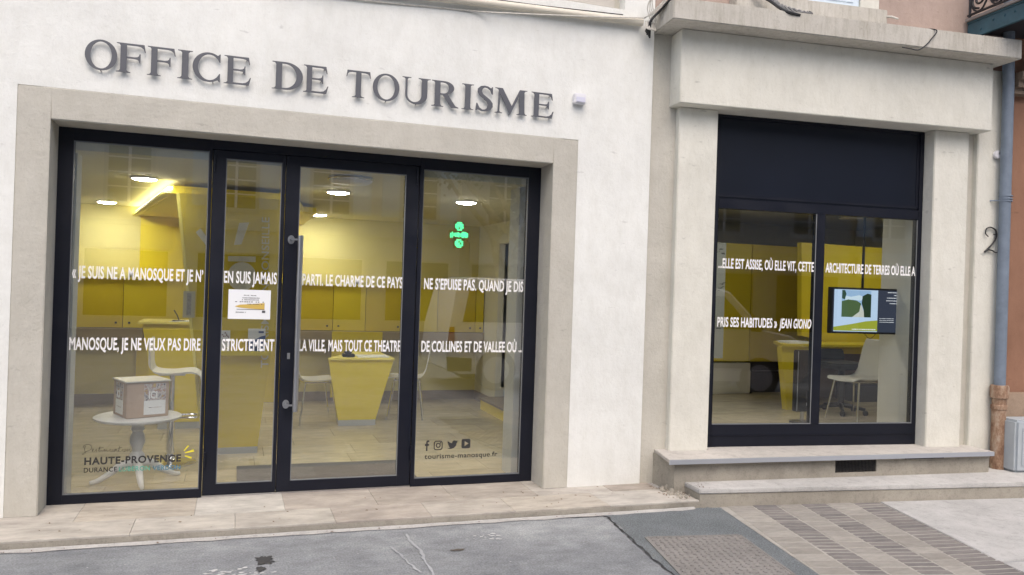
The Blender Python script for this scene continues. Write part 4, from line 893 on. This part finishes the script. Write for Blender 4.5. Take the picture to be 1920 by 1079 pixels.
for i, p in enumerate(prof):
    d = prof[min(i + 1, len(prof) - 1)] - prof[max(0, i - 1)]; d.normalize(); nx, nz = -d.z, d.x; k = .014
    rings.append([(sx + p.x, sy - .19, p.z), (sx + p.x, sy + .19, p.z), (sx + p.x - nx * k, sy + .19, p.z + nz * k), (sx + p.x - nx * k, sy - .19, p.z + nz * k)])
b.loft(rings); b.build("seat", SHELL, st, smooth=True)
b = MB(); b.box(sx - .10, sx + .10, sy - .10, sy + .10, zs - .028, zs - .016); b.build("seat_plate", STEEL, st)

# pedestal table and the cardboard box on it
tx, ty = -.655, .86
pt = thing("pedestal_table", "small round white pedestal table with three curved feet in the left window", "table", (tx, ty, 0))
tz = at(250, 783, ty - .1).z
b = MB(); b.lathe([(.001, tz - .028), (.285, tz - .028), (.302, tz - .018), (.305, tz - .006), (.295, tz), (.001, tz)], (tx, ty, 0), 40); b.build("table_top", WOODW, pt, smooth=True)
b = MB(); h = tz - .028
b.lathe([(.022, .09), (.050, .12), (.058, .17), (.050, .20), (.034, .22), (.040, .25), (.055, .29), (.050, h * .62 + .05), (.036, h * .80), (.050, h - .075), (.040, h - .055), (.058, h - .035), (.062, h)] if h > .45 else [(.022, .05), (.046, .07), (.056, .11), (.050, .15), (.034, .165), (.042, .19), (.052, .22), (.050, h * .66), (.036, h - .11), (.050, h - .08), (.040, h - .06), (.058, h - .035), (.062, h)], (tx, ty, 0), 24); b.build("column", WOODW, pt, smooth=True)
for a in (R_(197), R_(283), R_(20)):
    b = MB(); c_, s_ = math.cos(a), math.sin(a); P = smoothpts([(.02, 0, .13), (.10, 0, .125), (.18, 0, .07), (.26, 0, .025), (.315, 0, .014)], 5)
    b.tube([(tx + p.x * c_, ty + p.x * s_, p.z) for p in P], [.034 - .020 * i / (len(P) - 1) for i in range(len(P))], 10); b.build("foot", WOODW, pt, smooth=True)
bx = thing("cardboard_box", "cardboard box with printed white leaflets on its sides on the pedestal table", "box", (tx, ty, tz))
zb, zt_ = tz + .002, tz + .262
ang = R_(24); cbx, cby = tx + .015, ty + .01; hb2 = .150
B2 = lambda u, w, z: (cbx + u * math.cos(ang) - w * math.sin(ang), cby + u * math.sin(ang) + w * math.cos(ang), z)
b = MB(B2); b.box(-hb2, hb2, -hb2, hb2, zb, zt_); b.build("carton", CARD, bx, bevel=.004)
b = MB(B2); b.box(-hb2 - .012, hb2 + .012, -hb2 - .012, hb2 + .012, zt_ + .001, zt_ + .012); b.build("lid", SHELL, bx, bevel=.003)
PRT = mat("leaflet photo", (.3, .3, .3), .6); t = NT(PRT)
t.color(t.ramp(t.noise(38, 3, .6), [(.36, (.05, .05, .07)), (.45, (.42, .40, .44)), (.52, (.62, .60, .55)), (.58, (.25, .14, .22)), (.66, (.55, .42, .12))]))
for side in (0, 1):
    F = (lambda a, d, z: B2(a, -hb2 - d, z)) if side == 0 else (lambda a, d, z: B2(-hb2 - d, -a, z))
    a0, a1 = (-.03, .125) if side == 0 else (-.09, .07)
    b = MB(F); b.box(a0, a1, .001, .003, zb + .02, zt_ - .012); lf = b.build("leaflet", PAPER, bx)
    b = MB(F)
    zm = zb + .125; b.box(a0, a1, .0031, .0036, zm, zt_ - .012); b.box(a0 + .03, a1 - .03, .0031, .0036, zb + .07, zb + .074)
    b.build("photo", PRT, lf)
    me = text_mesh("ICI", .03); b = MB(lambda x, y, d: F(a0 + .03 + x * .052, .0042 - d, zm + .015 + y * .075)); b.mesh(me); b.build("lettering", PAPER, lf)

# door mat, step to the side room, skirting
b = MB(); b.box(.06, 1.42, .40, 1.16, .001, .012); tag(b.build("door_mat", MATT, bevel=.004), "wide charcoal mat on the floor just inside the doors", "door mat")
t_ = thing("indoor_step", "yellow fronted step up to the side room by the right wall", "step", (3.05, 3.4, 0))
b = MB(); b.box(2.98, 3.30, 2.95, 3.93, 0, .125); b.build("riser", YEL, t_)
b = MB(); b.box(2.955, 3.30, 2.93, 3.945, .126, .15); b.build("tread", flat("brown tread", (.22, .17, .11), .5, .08, 6), t_)
q = at(932, 710, 3.152)

# ------------------------------------------------------------------ inside the side room
FZ = .27
yC = 3.1
zt0 = at(1400, 458, yC).z; zb0_ = at(1400, 678, yC).z
xs_ = [at(1300, 560, yC).x, at(1408, 560, yC).x, at(1512, 560, yC).x, at(1660, 560, yC).x]
lab = ("tall yellow cabinet left of the dark seam in the side room", "tall yellow cabinet behind the yellow desk in the side room", "tall yellow cabinet behind the screen in the side room")
for i in range(3):
    t_ = thing("tall_cabinet", lab[i], "cabinet", (xs_[i], yC, zb0_), "tall yellow cabinets of the side room")
    b = MB(); b.box(xs_[i] + .006, xs_[i + 1] - .006, yC, yC + .03, zb0_, zt0); b.build("door_panel", YEL2 if i else YEL, t_, bevel=.002)
    b = MB(); b.box(xs_[i], xs_[i + 1], yC + .03, yC + .5, zb0_ - .01, zt0 + .005); b.build("carcass", SEAM, t_)
x1_ = at(1405, 700, yC).x
t_ = thing("white_chest", "low white chest on the floor under the tall yellow cabinets", "chest", (x1_, yC, FZ))
b = MB(); b.box(xs_[0], x1_, yC - .02, yC + .45, FZ, zb0_ - .02); b.build("body", SHELL, t_, bevel=.006)
b = MB(); b.box(xs_[0], x1_, yC - .024, yC - .0205, FZ + .02, zb0_ - .12); b.build("front", IWHITE, t_)
t_ = thing("dark_cupboard", "dark open cupboard beside the low white chest", "cupboard", (x1_ + .4, yC, FZ))
b = MB(); b.box(x1_ + .01, xs_[3], yC + .10, yC + .5, FZ, zb0_ - .012); b.build("recess", flat("charcoal board", (.04, .04, .042), .6, .15, 5), t_)
b = MB(); b.box(x1_ + .01, x1_ + .04, yC - .01, yC + .10, FZ, zb0_ - .012); b.box(x1_ + .04, xs_[3], yC - .01, yC + .10, FZ + .27, FZ + .29); b.build("shelf", BLACK, t_)
# pale poster with a map beside the window
a, c_ = at(1330, 672, 2.4), at(1362, 456, 2.4)
t_ = thing("information_stand", "pale grey upright panel with small drawings at the left of the side room", "information stand", (c_.x, 2.4, a.z))
b = MB(); b.box(a.x - .25, c_.x, 2.4, 2.42, a.z, c_.z); b.build("board", flat("pale board", (.44, .47, .46), .7, .05, 4), t_)
b = MB()
for k in range(60):
    z = a.z + (c_.z - a.z) * random.choice((.28, .31, .60, .63, .9, .93)) + random.uniform(-.04, .04); x = c_.x - random.uniform(.03, .3); b.box(x, x + random.uniform(.01, .05), 2.396 - k * .00003, 2.4, z, z + .005)
b.build("drawing", INK, t_)
# yellow hanging wall with a slanting lower edge
yT = 2.3
P = [at(1503, 455, yT), at(1720, 470, yT), at(1720, 682, yT), at(1503, 630, yT)]
b = MB(); b.prism([tuple(p) for p in P], (0, .08, 0)); tag(b.build("yellow_partition", YEL), "yellow partition with slanting lower edge behind the screen", "partition")
b = MB(); b.box(at(1535, 600, 2.6).x, 9.1, 2.62, 2.66, FZ, at(1600, 640, 2.6).z + .3); tag(b.build("brown_partition", flat("brown board", (.16, .11, .07), .6, .1, 4)), "brown partition board under the slanting yellow panel", "partition")
# desk
dk2 = thing("corner_desk", "yellow desk with a tapering end panel in the side room", "desk", (6.2, 1.8, FZ)); yD = 1.75
q0, q1, q2, q3 = at(1465, 651, yD), at(1534, 655, yD), at(1534, 772, yD), at(1475, 768, yD)
b = MB(); b.prism([(q0.x, yD, q0.z), (q1.x, yD, q0.z), (q1.x, yD, FZ), (q3.x, yD, FZ)], (0, .08, 0)); b.build("end_panel", YEL, dk2)
b = MB(); qe = at(1640, 660, yD); b.hexa([(x, y, z) for z in (q0.z + .001, q0.z + .035) for x, y in ((q0.x - .01, yD - .02), (qe.x, yD - .02), (qe.x + .3, yD + .5), (q0.x + .27, yD + .5))]); b.build("desk_top", YEL, dk2, bevel=.003)
b = MB(); b.box(q1.x, qe.x, yD + .02, yD + .05, q0.z - .075, q0.z); b.build("apron", YEL2, dk2)
b = MB(); b.box(q0.x + .15, q0.x + .5, yD + .05, yD + .25, q0.z + .036, q0.z + .05); b.hexa([(q0.x + .2 + x, yD + .1 + y, q0.z + .052 + z) for z in (0, .004) for x, y in ((0, 0), (.3, .05), (.26, .25), (-.04, .2))]); tag(b.build("magazine_pile", PAPER), "open magazines lying on the yellow desk of the side room", "magazines")
# slim black display totem
q = atz(1506, 793, FZ); a, c_ = at(1490, 772, q.y), at(1518, 657, q.y)
tt = thing("display_totem", "slim black upright display on a flat base close to the window", "display stand", (q.x, q.y, FZ))
b = MB(); b.box(a.x, c_.x, q.y - .02, q.y + .05, a.z, c_.z); b.build("screen_back", BLACK, tt, bevel=.008)
b = MB(); b.box(a.x + .004, a.x + .012, q.y - .0225, q.y - .0205, a.z + .01, c_.z - .01); b.build("silver_edge", ALU, tt)
b = MB(); b.box(c_.x - .035, c_.x - .015, q.y - .0215, q.y - .020, a.z + .06, a.z + .09); b.build("label", ALU, tt)
b = MB(); b.tube([(q.x, q.y + .02, FZ + .015), (q.x, q.y + .02, a.z)], .022, 12); b.build("stem", STEEL, tt, smooth=True)
b = MB(); b.lathe([(.125, 0), (.125, .010), (.11, .016), (.001, .018)], (q.x, q.y + .02, FZ), 28); b.build("base", BLACK, tt, smooth=True)
# hanging screen
sw_ = .40
def S(px, py): u, z = atw(px, py, sw_); return u, z
(ua, za), (ub, zb_) = S(1556, 625), S(1690, 543)
tv = thing("wall_screen", "flat screen showing a landscape photo hanging behind the right pane", "screen", rb((ua + ub) / 2, sw_, za))
b = MB(rb); b.box(ua, ub, sw_, sw_ + .05, za, zb_); b.build("bezel", BLACK, tv, bevel=.004)
SX = lambda x: ua + (ub - ua) * x
SZ = lambda y: za + (zb_ - za) * y
def scr(name, col, s_, pts, lay):
    b = MB(rb); P = [(SX(x), sw_ - .0008 * lay, SZ(y)) for x, y in pts]; b.loft([P, [(p[0], p[1] + .0006, p[2]) for p in P]]); return b.build(name, emis("screen " + name, col, s_), tv)
scr("dark_area", (.030, .036, .055), 1, [(.03, .04), (.975, .04), (.975, .96), (.03, .96)], 1)
scr("pale_area", (.36, .47, .62), 1, [(.045, .045), (.665, .045), (.665, .955), (.045, .955)], 2)
scr("meadow_band", (.24, .27, .03), 1, [(.045, .06), (.665, .06), (.665, .30), (.5, .275), (.3, .21), (.045, .14)], 3)
scr("photo_sky", (.22, .34, .50), 1, [(.15, .36), (.565, .36), (.565, .94), (.15, .94)], 3)
scr("photo_cloud", (.42, .52, .60), 1, [(.2, .66), (.3, .74), (.42, .72), (.47, .80), (.40, .84), (.28, .80), (.2, .82)], 4)
scr("photo_hill", (.05, .09, .035), 1, [(.15, .36), (.36, .36), (.42, .52), (.42, .66), (.36, .72), (.24, .74), (.15, .70)], 5)
scr("photo_path", (.40, .42, .38), 1, [(.30, .36), (.50, .36), (.46, .50), (.43, .62), (.415, .62), (.40, .48)], 6)
scr("photo_trees", (.018, .035, .018), 1, [(.47, .36), (.565, .36), (.565, .86), (.51, .88), (.44, .82), (.43, .66), (.46, .52)], 7)
scr("photo_trees", (.02, .05, .03), 1, [(.15, .76), (.19, .74), (.21, .86), (.19, .94), (.15, .94)], 7)
b = MB(rb)
def tl(x0, x1, y, n_, h=.016):
    w_ = (x1 - x0) / n_
    for k in range(n_): b.box(SX(x0 + k * w_), SX(x0 + k * w_ + w_ * random.uniform(.5, .85)), sw_ - .0068, sw_ - .0060, SZ(y), SZ(y + h))
for x0, y in ((.80, .91), (.89, .85), (.79, .79), (.78, .73), (.83, .67)): tl(x0, .965, y, int((.965 - x0) / .012))
for y in (.34, .30, .26): tl(.69, .9, y, 18, .010)
tl(.30, .64, .085, 24, .022); b.build("caption_lines", emis("screen text", (.6, .62, .66), 1), tv)
b = MB(rb); b.tube([tuple(p) for p in smoothpts([(SX(.52), sw_ + .03, za), (SX(.57), sw_ + .03, za - .035), (SX(.62), sw_ + .03, za - .04), (SX(.68), sw_ + .03, za)], 5)], .003, 6); b.build("cable", CABLE, tv)
b = MB(rb); b.tube([(SX(.5), sw_ + .06, za + .2), (SX(.5), sw_ + .06, 2.62)], .012, 8); b.build("hanger", BLACK, tv)
# chairs of the side room
chair("white shell chair with thin metal legs by the right pane facing left", 6.22, 1.02, FZ, math.pi + .1, seatz=.44, back=.40)
oc = thing("office_chair", "black upholstered office chair at the front of the yellow desk", "chair", (6.4, 1.45, FZ))
qo = at(1572, 700, 1.5); ocx, ocy = qo.x, 1.45
b = MB(); b.loft([[(ocx - .24 + .0, ocy + s_, FZ + .50) for s_ in (-.23, .23)] + [(ocx + .24, ocy + s_, FZ + .50) for s_ in (.23, -.23)], [(ocx - .25, ocy + s_, FZ + .57) for s_ in (-.24, .24)] + [(ocx + .25, ocy + s_, FZ + .57) for s_ in (.24, -.24)]]); b.build("seat", BLACKF, oc, bevel=.02, smooth=True)
b = MB(); b.loft([[(ocx - .20, ocy + .16, FZ + .58), (ocx + .20, ocy + .16, FZ + .58), (ocx + .20, ocy + .22, FZ + .58), (ocx - .20, ocy + .22, FZ + .58)], [(ocx - .19, ocy + .19, FZ + .70), (ocx + .19, ocy + .19, FZ + .70), (ocx + .19, ocy + .25, FZ + .70), (ocx - .19, ocy + .25, FZ + .70)]]); b.build("backrest", BLACKF, oc, bevel=.015, smooth=True)
b = MB(); b.tube([(ocx, ocy, FZ + .08), (ocx, ocy, FZ + .5)], .035, 10); b.build("column", BLACK, oc, smooth=True)
for k in range(5):
    a = k * 2 * math.pi / 5 + .3; b = MB(); b.tube([(ocx, ocy, FZ + .10), (ocx + .26 * math.cos(a), ocy + .26 * math.sin(a), FZ + .065)], [.028, .018], 8)
    b.tube([(ocx + .26 * math.cos(a) - .012, ocy + .26 * math.sin(a), FZ + .03), (ocx + .26 * math.cos(a) + .012, ocy + .26 * math.sin(a), FZ + .03)], .03, 10); b.build("castor_arm", BLACK, oc, smooth=True)
b = MB(); a, c_ = at(1603, 776, 2.2), at(1665, 722, 2.2); b.box(a.x, c_.x, 2.2, 2.55, FZ, c_.z); b.box(a.x + .01, c_.x - .01, 2.192, 2.2, FZ + .02, (c_.z + FZ) / 2 - .005); b.box(a.x + .01, c_.x - .01, 2.192, 2.2, (c_.z + FZ) / 2 + .005, c_.z - .02)
tag(b.build("drawer_unit", flat("dark blue grey board", (.035, .037, .05), .5, .1, 5)), "dark drawer unit on the floor behind the white chair", "drawer unit")
for k, (x, y) in enumerate(((5.0, 1.3), (7.3, 1.2))):  # two lamps added out of view to brighten the side room
    t_ = thing("ceiling_light", ("added unseen ceiling disc lighting the left half of the side room", "added unseen ceiling disc lighting the right half of the side room")[k], "ceiling light", (x, y, 2.62), "added unseen ceiling discs of the side room")
    b = MB(); b.lathe([(.155, 0), (.155, -.012), (.135, -.016), (.135, 0)], (x, y, 2.62), 32); b.build("trim_ring", WPLAST, t_, smooth=True)
    b = MB(); b.lathe([(.134, -.004), (.134, -.014), (.001, -.0145), (.0005, -.004)], (x, y, 2.62), 32); b.build("diffuser", ADDED_LAMP, t_)
q = atz(1478, 420, 2.60)
t_ = thing("ceiling_light", "unlit round lamp on the dim ceiling of the side room", "ceiling light", (q.x, min(q.y, 2.6), 2.62))
b = MB(); b.lathe([(.17, 0), (.17, -.03), (.15, -.05), (.001, -.052)], (q.x, min(q.y, 2.6), 2.62), 28); b.build("shade", WPLAST, t_, smooth=True)
b = MB(); b.lathe([(.175, -.02), (.178, -.026), (.175, -.03)], (q.x, min(q.y, 2.6), 2.62), 28); b.build("chrome_ring", CHROME, t_, smooth=True)

# ------------------------------------------------------------------ the far side of the street, seen mirrored in the glass
OY = -20.0
DARKW = DGLASS
def window(par, x, z, w, h, trim, sh=None, arched=False):
    b = MB(); a = .12; b.box(x - w / 2 - a, x + w / 2 + a, OY - .02, OY + .05, z - .16, z); b.box(x - w / 2 - a, x - w / 2, OY, OY + .04, z, z + h); b.box(x + w / 2, x + w / 2 + a, OY, OY + .04, z, z + h)
    top = z + h; rise = .22 if arched else 0
    P = [(x - w / 2 - a, top)] + [(x + (w / 2) * math.cos(R_(180 - k * 18)), top + rise * math.sin(R_(k * 18)) + .002) for k in range(11)] + [(x + w / 2 + a, top), (x + w / 2 + a, top + rise + .2), (x - w / 2 - a, top + rise + .2)]
    b.loft([[(p[0], OY, p[1]) for p in P], [(p[0], OY + .04, p[1]) for p in P]]); f = b.build("window", trim, par)
    b = MB(); b.box(x - w / 2, x + w / 2, OY + .002, OY + .012, z, top + rise); b.build("pane", DARKW, f)
    b = MB(); b.box(x - .04, x + .04, OY + .013, OY + .03, z, top + rise * .9)
    for k in (1, 2, 3): b.box(x - w / 2, x + w / 2, OY + .013, OY + .026, z + h * k / 4 - .02, z + h * k / 4 + .02)
    b.build("glazing_bar", WPLAST, f)
    if sh:
        for s_ in (-1, 1):
            cx_ = x + s_ * (w * .75 + a); b = MB(); b.box(cx_ - w / 4, cx_ + w / 4, OY + .045, OY + .09, z, top)
            for k in range(16): b.box(cx_ - w / 4 + .05, cx_ + w / 4 - .05, OY + .088, OY + .098, z + .1 + k * (h - .2) / 16, z + .1 + (k + .6) * (h - .2) / 16)
            b.build("shutter", sh, par)
STONEF = plaster("far stone facade", (.72, .69, .62), .10, .4, .2); OCHRE = plaster("far ochre facade", (.50, .42, .30), .1, .4, .2); GREYF = plaster("far grey facade", (.46, .46, .45), .1, .4, .2)
LGREY = flat("pale grey paint", (.50, .51, .50), .6, .05, 4); SHADE = flat("dark shop interior", (.035, .033, .03), .4, .3, 2)
facs = [("pale stone town house with arched windows across the street", -14, -1.5, STONEF, 10.5), ("cream town house with a shop fascia across the street", -1.5, 7.2, plaster("far cream facade", (.76, .73, .65), .1, .4, .2), 11.5),
        ("grey town house behind the plane trees across the street", 7.2, 16.5, GREYF, 10.0), ("ochre town house at the far right across the street", 16.5, 34, OCHRE, 11)]
for i, (lab_, x0, x1, m_, h_) in enumerate(facs):
    t_ = thing("town_house", lab_, "house", ((x0 + x1) / 2, OY, GZ), "town houses across the street")
    b = MB(); b.box(x0, x1 - .01, OY - 8, OY, GZ, h_); b.build("wall", m_, t_)
    b = MB(); b.box(x0 - .0, x1 - .02, OY, OY + .35, h_ - .35, h_); b.build("cornice", LGREY, t_)
    b = MB(); b.box(x0 + .3, x1 - .3, OY + .001, OY + .14, 2.35, 3.05); b.box(x0 + .2, x1 - .2, OY + .001, OY + .26, 3.05, 3.2); b.build("shop_fascia", LGREY if i != 1 else m_, t_)
    n_ = max(2, int((x1 - x0) / 2.9)); step = (x1 - x0) / n_
    for k in range(n_):
        xc_ = x0 + step * (k + .5)
        b = MB(); b.box(xc_ - step * .36, xc_ + step * .36, OY + .002, OY + .03, .35, 2.3); b.build("shop_glass", SHADE, t_)
        for z in (3.75, 7.0): window(t_, xc_, z, 1.15, 1.75, LGREY, SHUTW if i in (1, 3) else None, i < 2)
# pharmacy cross, lit
gx = at(861, 445, -OY + .5 + .6)
xg = gx.x - .32; zg = gx.z
gc = thing("pharmacy_cross", "lit green pharmacy cross on a bracket across the street", "sign", (xg, OY + .6, zg))
b = MB()
for zc_ in (-.285, .285):
    for iu in range(5):
        for iz in range(5):
            if (iu in (0, 4)) and (iz in (0, 4)): continue
            if random.random() < .12: continue
            b.box(xg - .14 + iu * .056, xg - .14 + iu * .056 + .050, OY + .62, OY + .655, zg + zc_ - .14 + iz * .056, zg + zc_ - .14 + iz * .056 + .050)
for k in range(11):
    b.box(xg - .31 + k * .057, xg - .31 + k * .057 + random.uniform(.025, .055), OY + .62, OY + .655, zg - .11 + random.uniform(0, .06), zg + .11 - random.uniform(0, .06))
b.build("leds", GREEN, gc)
b = MB(); b.box(xg - .34, xg + .34, OY + .56, OY + .615, zg - .15, zg + .15); b.box(xg - .17, xg + .17, OY + .56, OY + .614, zg - .45, zg + .45); b.box(xg - .02, xg + .02, OY, OY + .56, zg - .02, zg + .02); b.build("case", BLACK, gc)
# balcony rail across
t_ = thing("iron_balcony", "iron balcony rail on a first floor across the street", "balcony", (-9.0, OY + .3, 3.4))
b = MB()
for xq in (-10.2, -7.8): pass
b.box(-10.3, -7.7, OY + .01, OY + .6, 3.45, 3.55)
for k in range(27): b.tube([(-10.3 + k * .1, OY + .58, 3.55), (-10.3 + k * .1, OY + .58, 4.5)], .012, 5)
b.tube([(-10.3, OY + .58, 4.5), (-7.7, OY + .58, 4.5)], .02, 6); b.build("rail", IRON, t_)
# parked van, only ever seen in the glass
VY = -5.55; v0 = at(838, 690, .5 - VY)
VX = at(847, 633, .5 - VY).x - .06
vn = thing("parked_van", "white van parked at the kerb across from the office", "van", (VX + 2.2, VY - .9, GZ))
PV = [(0, .34), (-.02, .55), (.02, 1.0), (.15, 1.60), (.24, 1.70), (.42, 1.75), (2.9, 1.74), (3.2, 1.66), (3.75, 1.07), (4.2, .99), (4.5, .8), (4.52, .4), (4.4, .26), (.15, .26)]
b = MB(); rings = []
for dy, k in ((0, .965), (.04, .99), (.12, 1.0), (1.62, 1.0), (1.70, .99), (1.74, .965)):
    rings.append([(VX + 2.25 + (x - 2.25) * (k if True else 1), VY - dy + (-.12 if z > 1.1 and dy < .8 else (.12 if z > 1.1 else 0)) * min(1, (z - 1.1) / .6 if z > 1.1 else 0), GZ + .2 + (z - .2) * (k + (1 - k) * .3)) for x, z in PV])
b.loft(rings); VANW = mat("white van paint", (.80, .80, .80), .25, spec=.6); b.build("body", VANW, vn, smooth=True)
def vpoly(pts, m_, name, off=.006, side=0):
    b = MB(); Yf = lambda z: VY + off - (.12 * max(0, z - 1.1) / .6)
    P = [(VX + x, Yf(z), GZ + z) for x, z in pts]; b.loft([P, [(p[0], p[1] - .015, p[2]) for p in P]]); return b.build(name, m_, vn)
vpoly([(.24, 1.06), (.36, 1.56), (1.42, 1.60), (1.42, 1.06)], DGLASS, "side_window"); vpoly([(1.54, 1.06), (1.54, 1.60), (2.45, 1.60), (2.45, 1.06)], DGLASS, "side_window"); vpoly([(2.55, 1.06), (2.55, 1.60), (3.08, 1.58), (3.52, 1.08)], DGLASS, "side_window")
vpoly([(.01, .72), (.03, .98), (.11, .98), (.12, .72)], mat("tail light", (.35, .03, .02), .15), "tail_light", .012)
b = MB(); b.loft([[(VX + 3.76, VY - .2, GZ + 1.10), (VX + 3.76, VY - 1.54, GZ + 1.10), (VX + 3.24, VY - 1.44, GZ + 1.65), (VX + 3.24, VY - .3, GZ + 1.65)], [(VX + 3.80, VY - .2, GZ + 1.12), (VX + 3.80, VY - 1.54, GZ + 1.12), (VX + 3.28, VY - 1.44, GZ + 1.67), (VX + 3.28, VY - .3, GZ + 1.67)]]); b.build("windscreen", DGLASS, vn)
vpoly([(.02, .30), (.4, .30), (.4, .5), (.0, .52)], BLACK, "bumper_trim", .008)
vpoly([(1.5, .46), (4.3, .46), (4.3, .58), (1.5, .58)], BLACK, "side_trim", .008)
b = MB(); b.box(VX + 3.45, VX + 3.62, VY + .0, VY + .2, GZ + 1.05, GZ + 1.27); b.build("mirror", BLACK, vn, bevel=.03)
b = MB(); b.tube([(VX + 2.0, VY - .9, GZ + 1.74), (VX + 2.15, VY - .9, GZ + 2.1)], .008, 6); b.build("aerial", BLACK, vn)
for wx in (.80, 3.65):
    for wy in (VY - .08, VY - 1.66):
        b = MB(); b.tube([(VX + wx, wy - .1, GZ + .32), (VX + wx, wy + .1, GZ + .32)], .32, 28); wl = b.build("wheel", BLACK, vn, smooth=True)
        b = MB(); b.tube([(VX + wx, wy - .105, GZ + .32), (VX + wx, wy + .105, GZ + .32)], .21, 20); b.build("rim", ALU, wl)
# plane trees
BARK = mat("mottled plane bark", (.30, .27, .20), .9); t = NT(BARK); t.color(t.ramp(t.noise(5, 4, .6), [(.4, (.16, .14, .10)), (.5, (.30, .27, .19)), (.6, (.45, .42, .32))])); t.bump(t.noise(18, 5), .5, .02)
FOL = mat("thin leaves", (.075, .085, .03), .7)
def tree(lab_, x, y, H, seed):
    rnd = random.Random(seed); t_ = thing("plane_tree", lab_, "tree", (x, y, GZ), "plane trees along the street")
    b = MB(); br = MB(); tips = []
    def limb(p, d, L_, r, lev):
        pts = [p]; rs = [r]; n_ = 5
        for i in range(n_):
            d = (d + Vector((rnd.uniform(-.22, .22), rnd.uniform(-.22, .22), rnd.uniform(-.05, .16)))).normalized(); p = p + d * (L_ / n_); pts.append(p); rs.append(r * (1 - .5 * (i + 1) / n_))
            if lev >= 2: tips.append(p)
        (b if lev < 1 else br).tube([tuple(q) for q in pts], rs, 8 if lev < 2 else 5)
        if lev < 3:
            for k in range(3 if lev else 4):
                a = rnd.uniform(0, 6.28); nd = (d * .6 + Vector((math.cos(a), math.sin(a), rnd.uniform(.15, .7)))).normalized()
                limb(pts[-1] if k < 2 else pts[-2], nd, L_ * rnd.uniform(.5, .75), rs[-1] * .75, lev + 1)
    limb(Vector((x, y, GZ)), Vector((rnd.uniform(-.06, .06), 0, 1)), H, .24, 0)
    b.build("trunk", BARK, t_, smooth=True); br.build("limbs", BARK, t_, smooth=True)
    f = MB()
    for p in tips:
        for k in range(5):
            c_ = p + Vector((rnd.gauss(0, .22), rnd.gauss(0, .22), rnd.gauss(-.1, .22))); s_ = rnd.uniform(.05, .11); u = Vector((rnd.uniform(-1, 1), rnd.uniform(-1, 1), rnd.uniform(-1, 1))).normalized(); v = u.orthogonal()
            f.face([tuple(c_ + u * s_), tuple(c_ + v * s_ * .6), tuple(c_ - u * s_), tuple(c_ - v * s_ * .6)])
    f.build("crown", FOL, t_)
q = at(965, 500, 13); tree("leaning plane tree with mottled trunk opposite the right hand pane", q.x, -12.5, 3.6, 3)
q = at(900, 500, 17); tree("slim plane tree near the pharmacy cross across the street", q.x + .6, -16, 3.9, 8)
tree("large plane tree at the right of the street", 13.5, -11.5, 4.0, 12); tree("plane tree far to the right of the street", 18.5, -12.0, 3.8, 21)
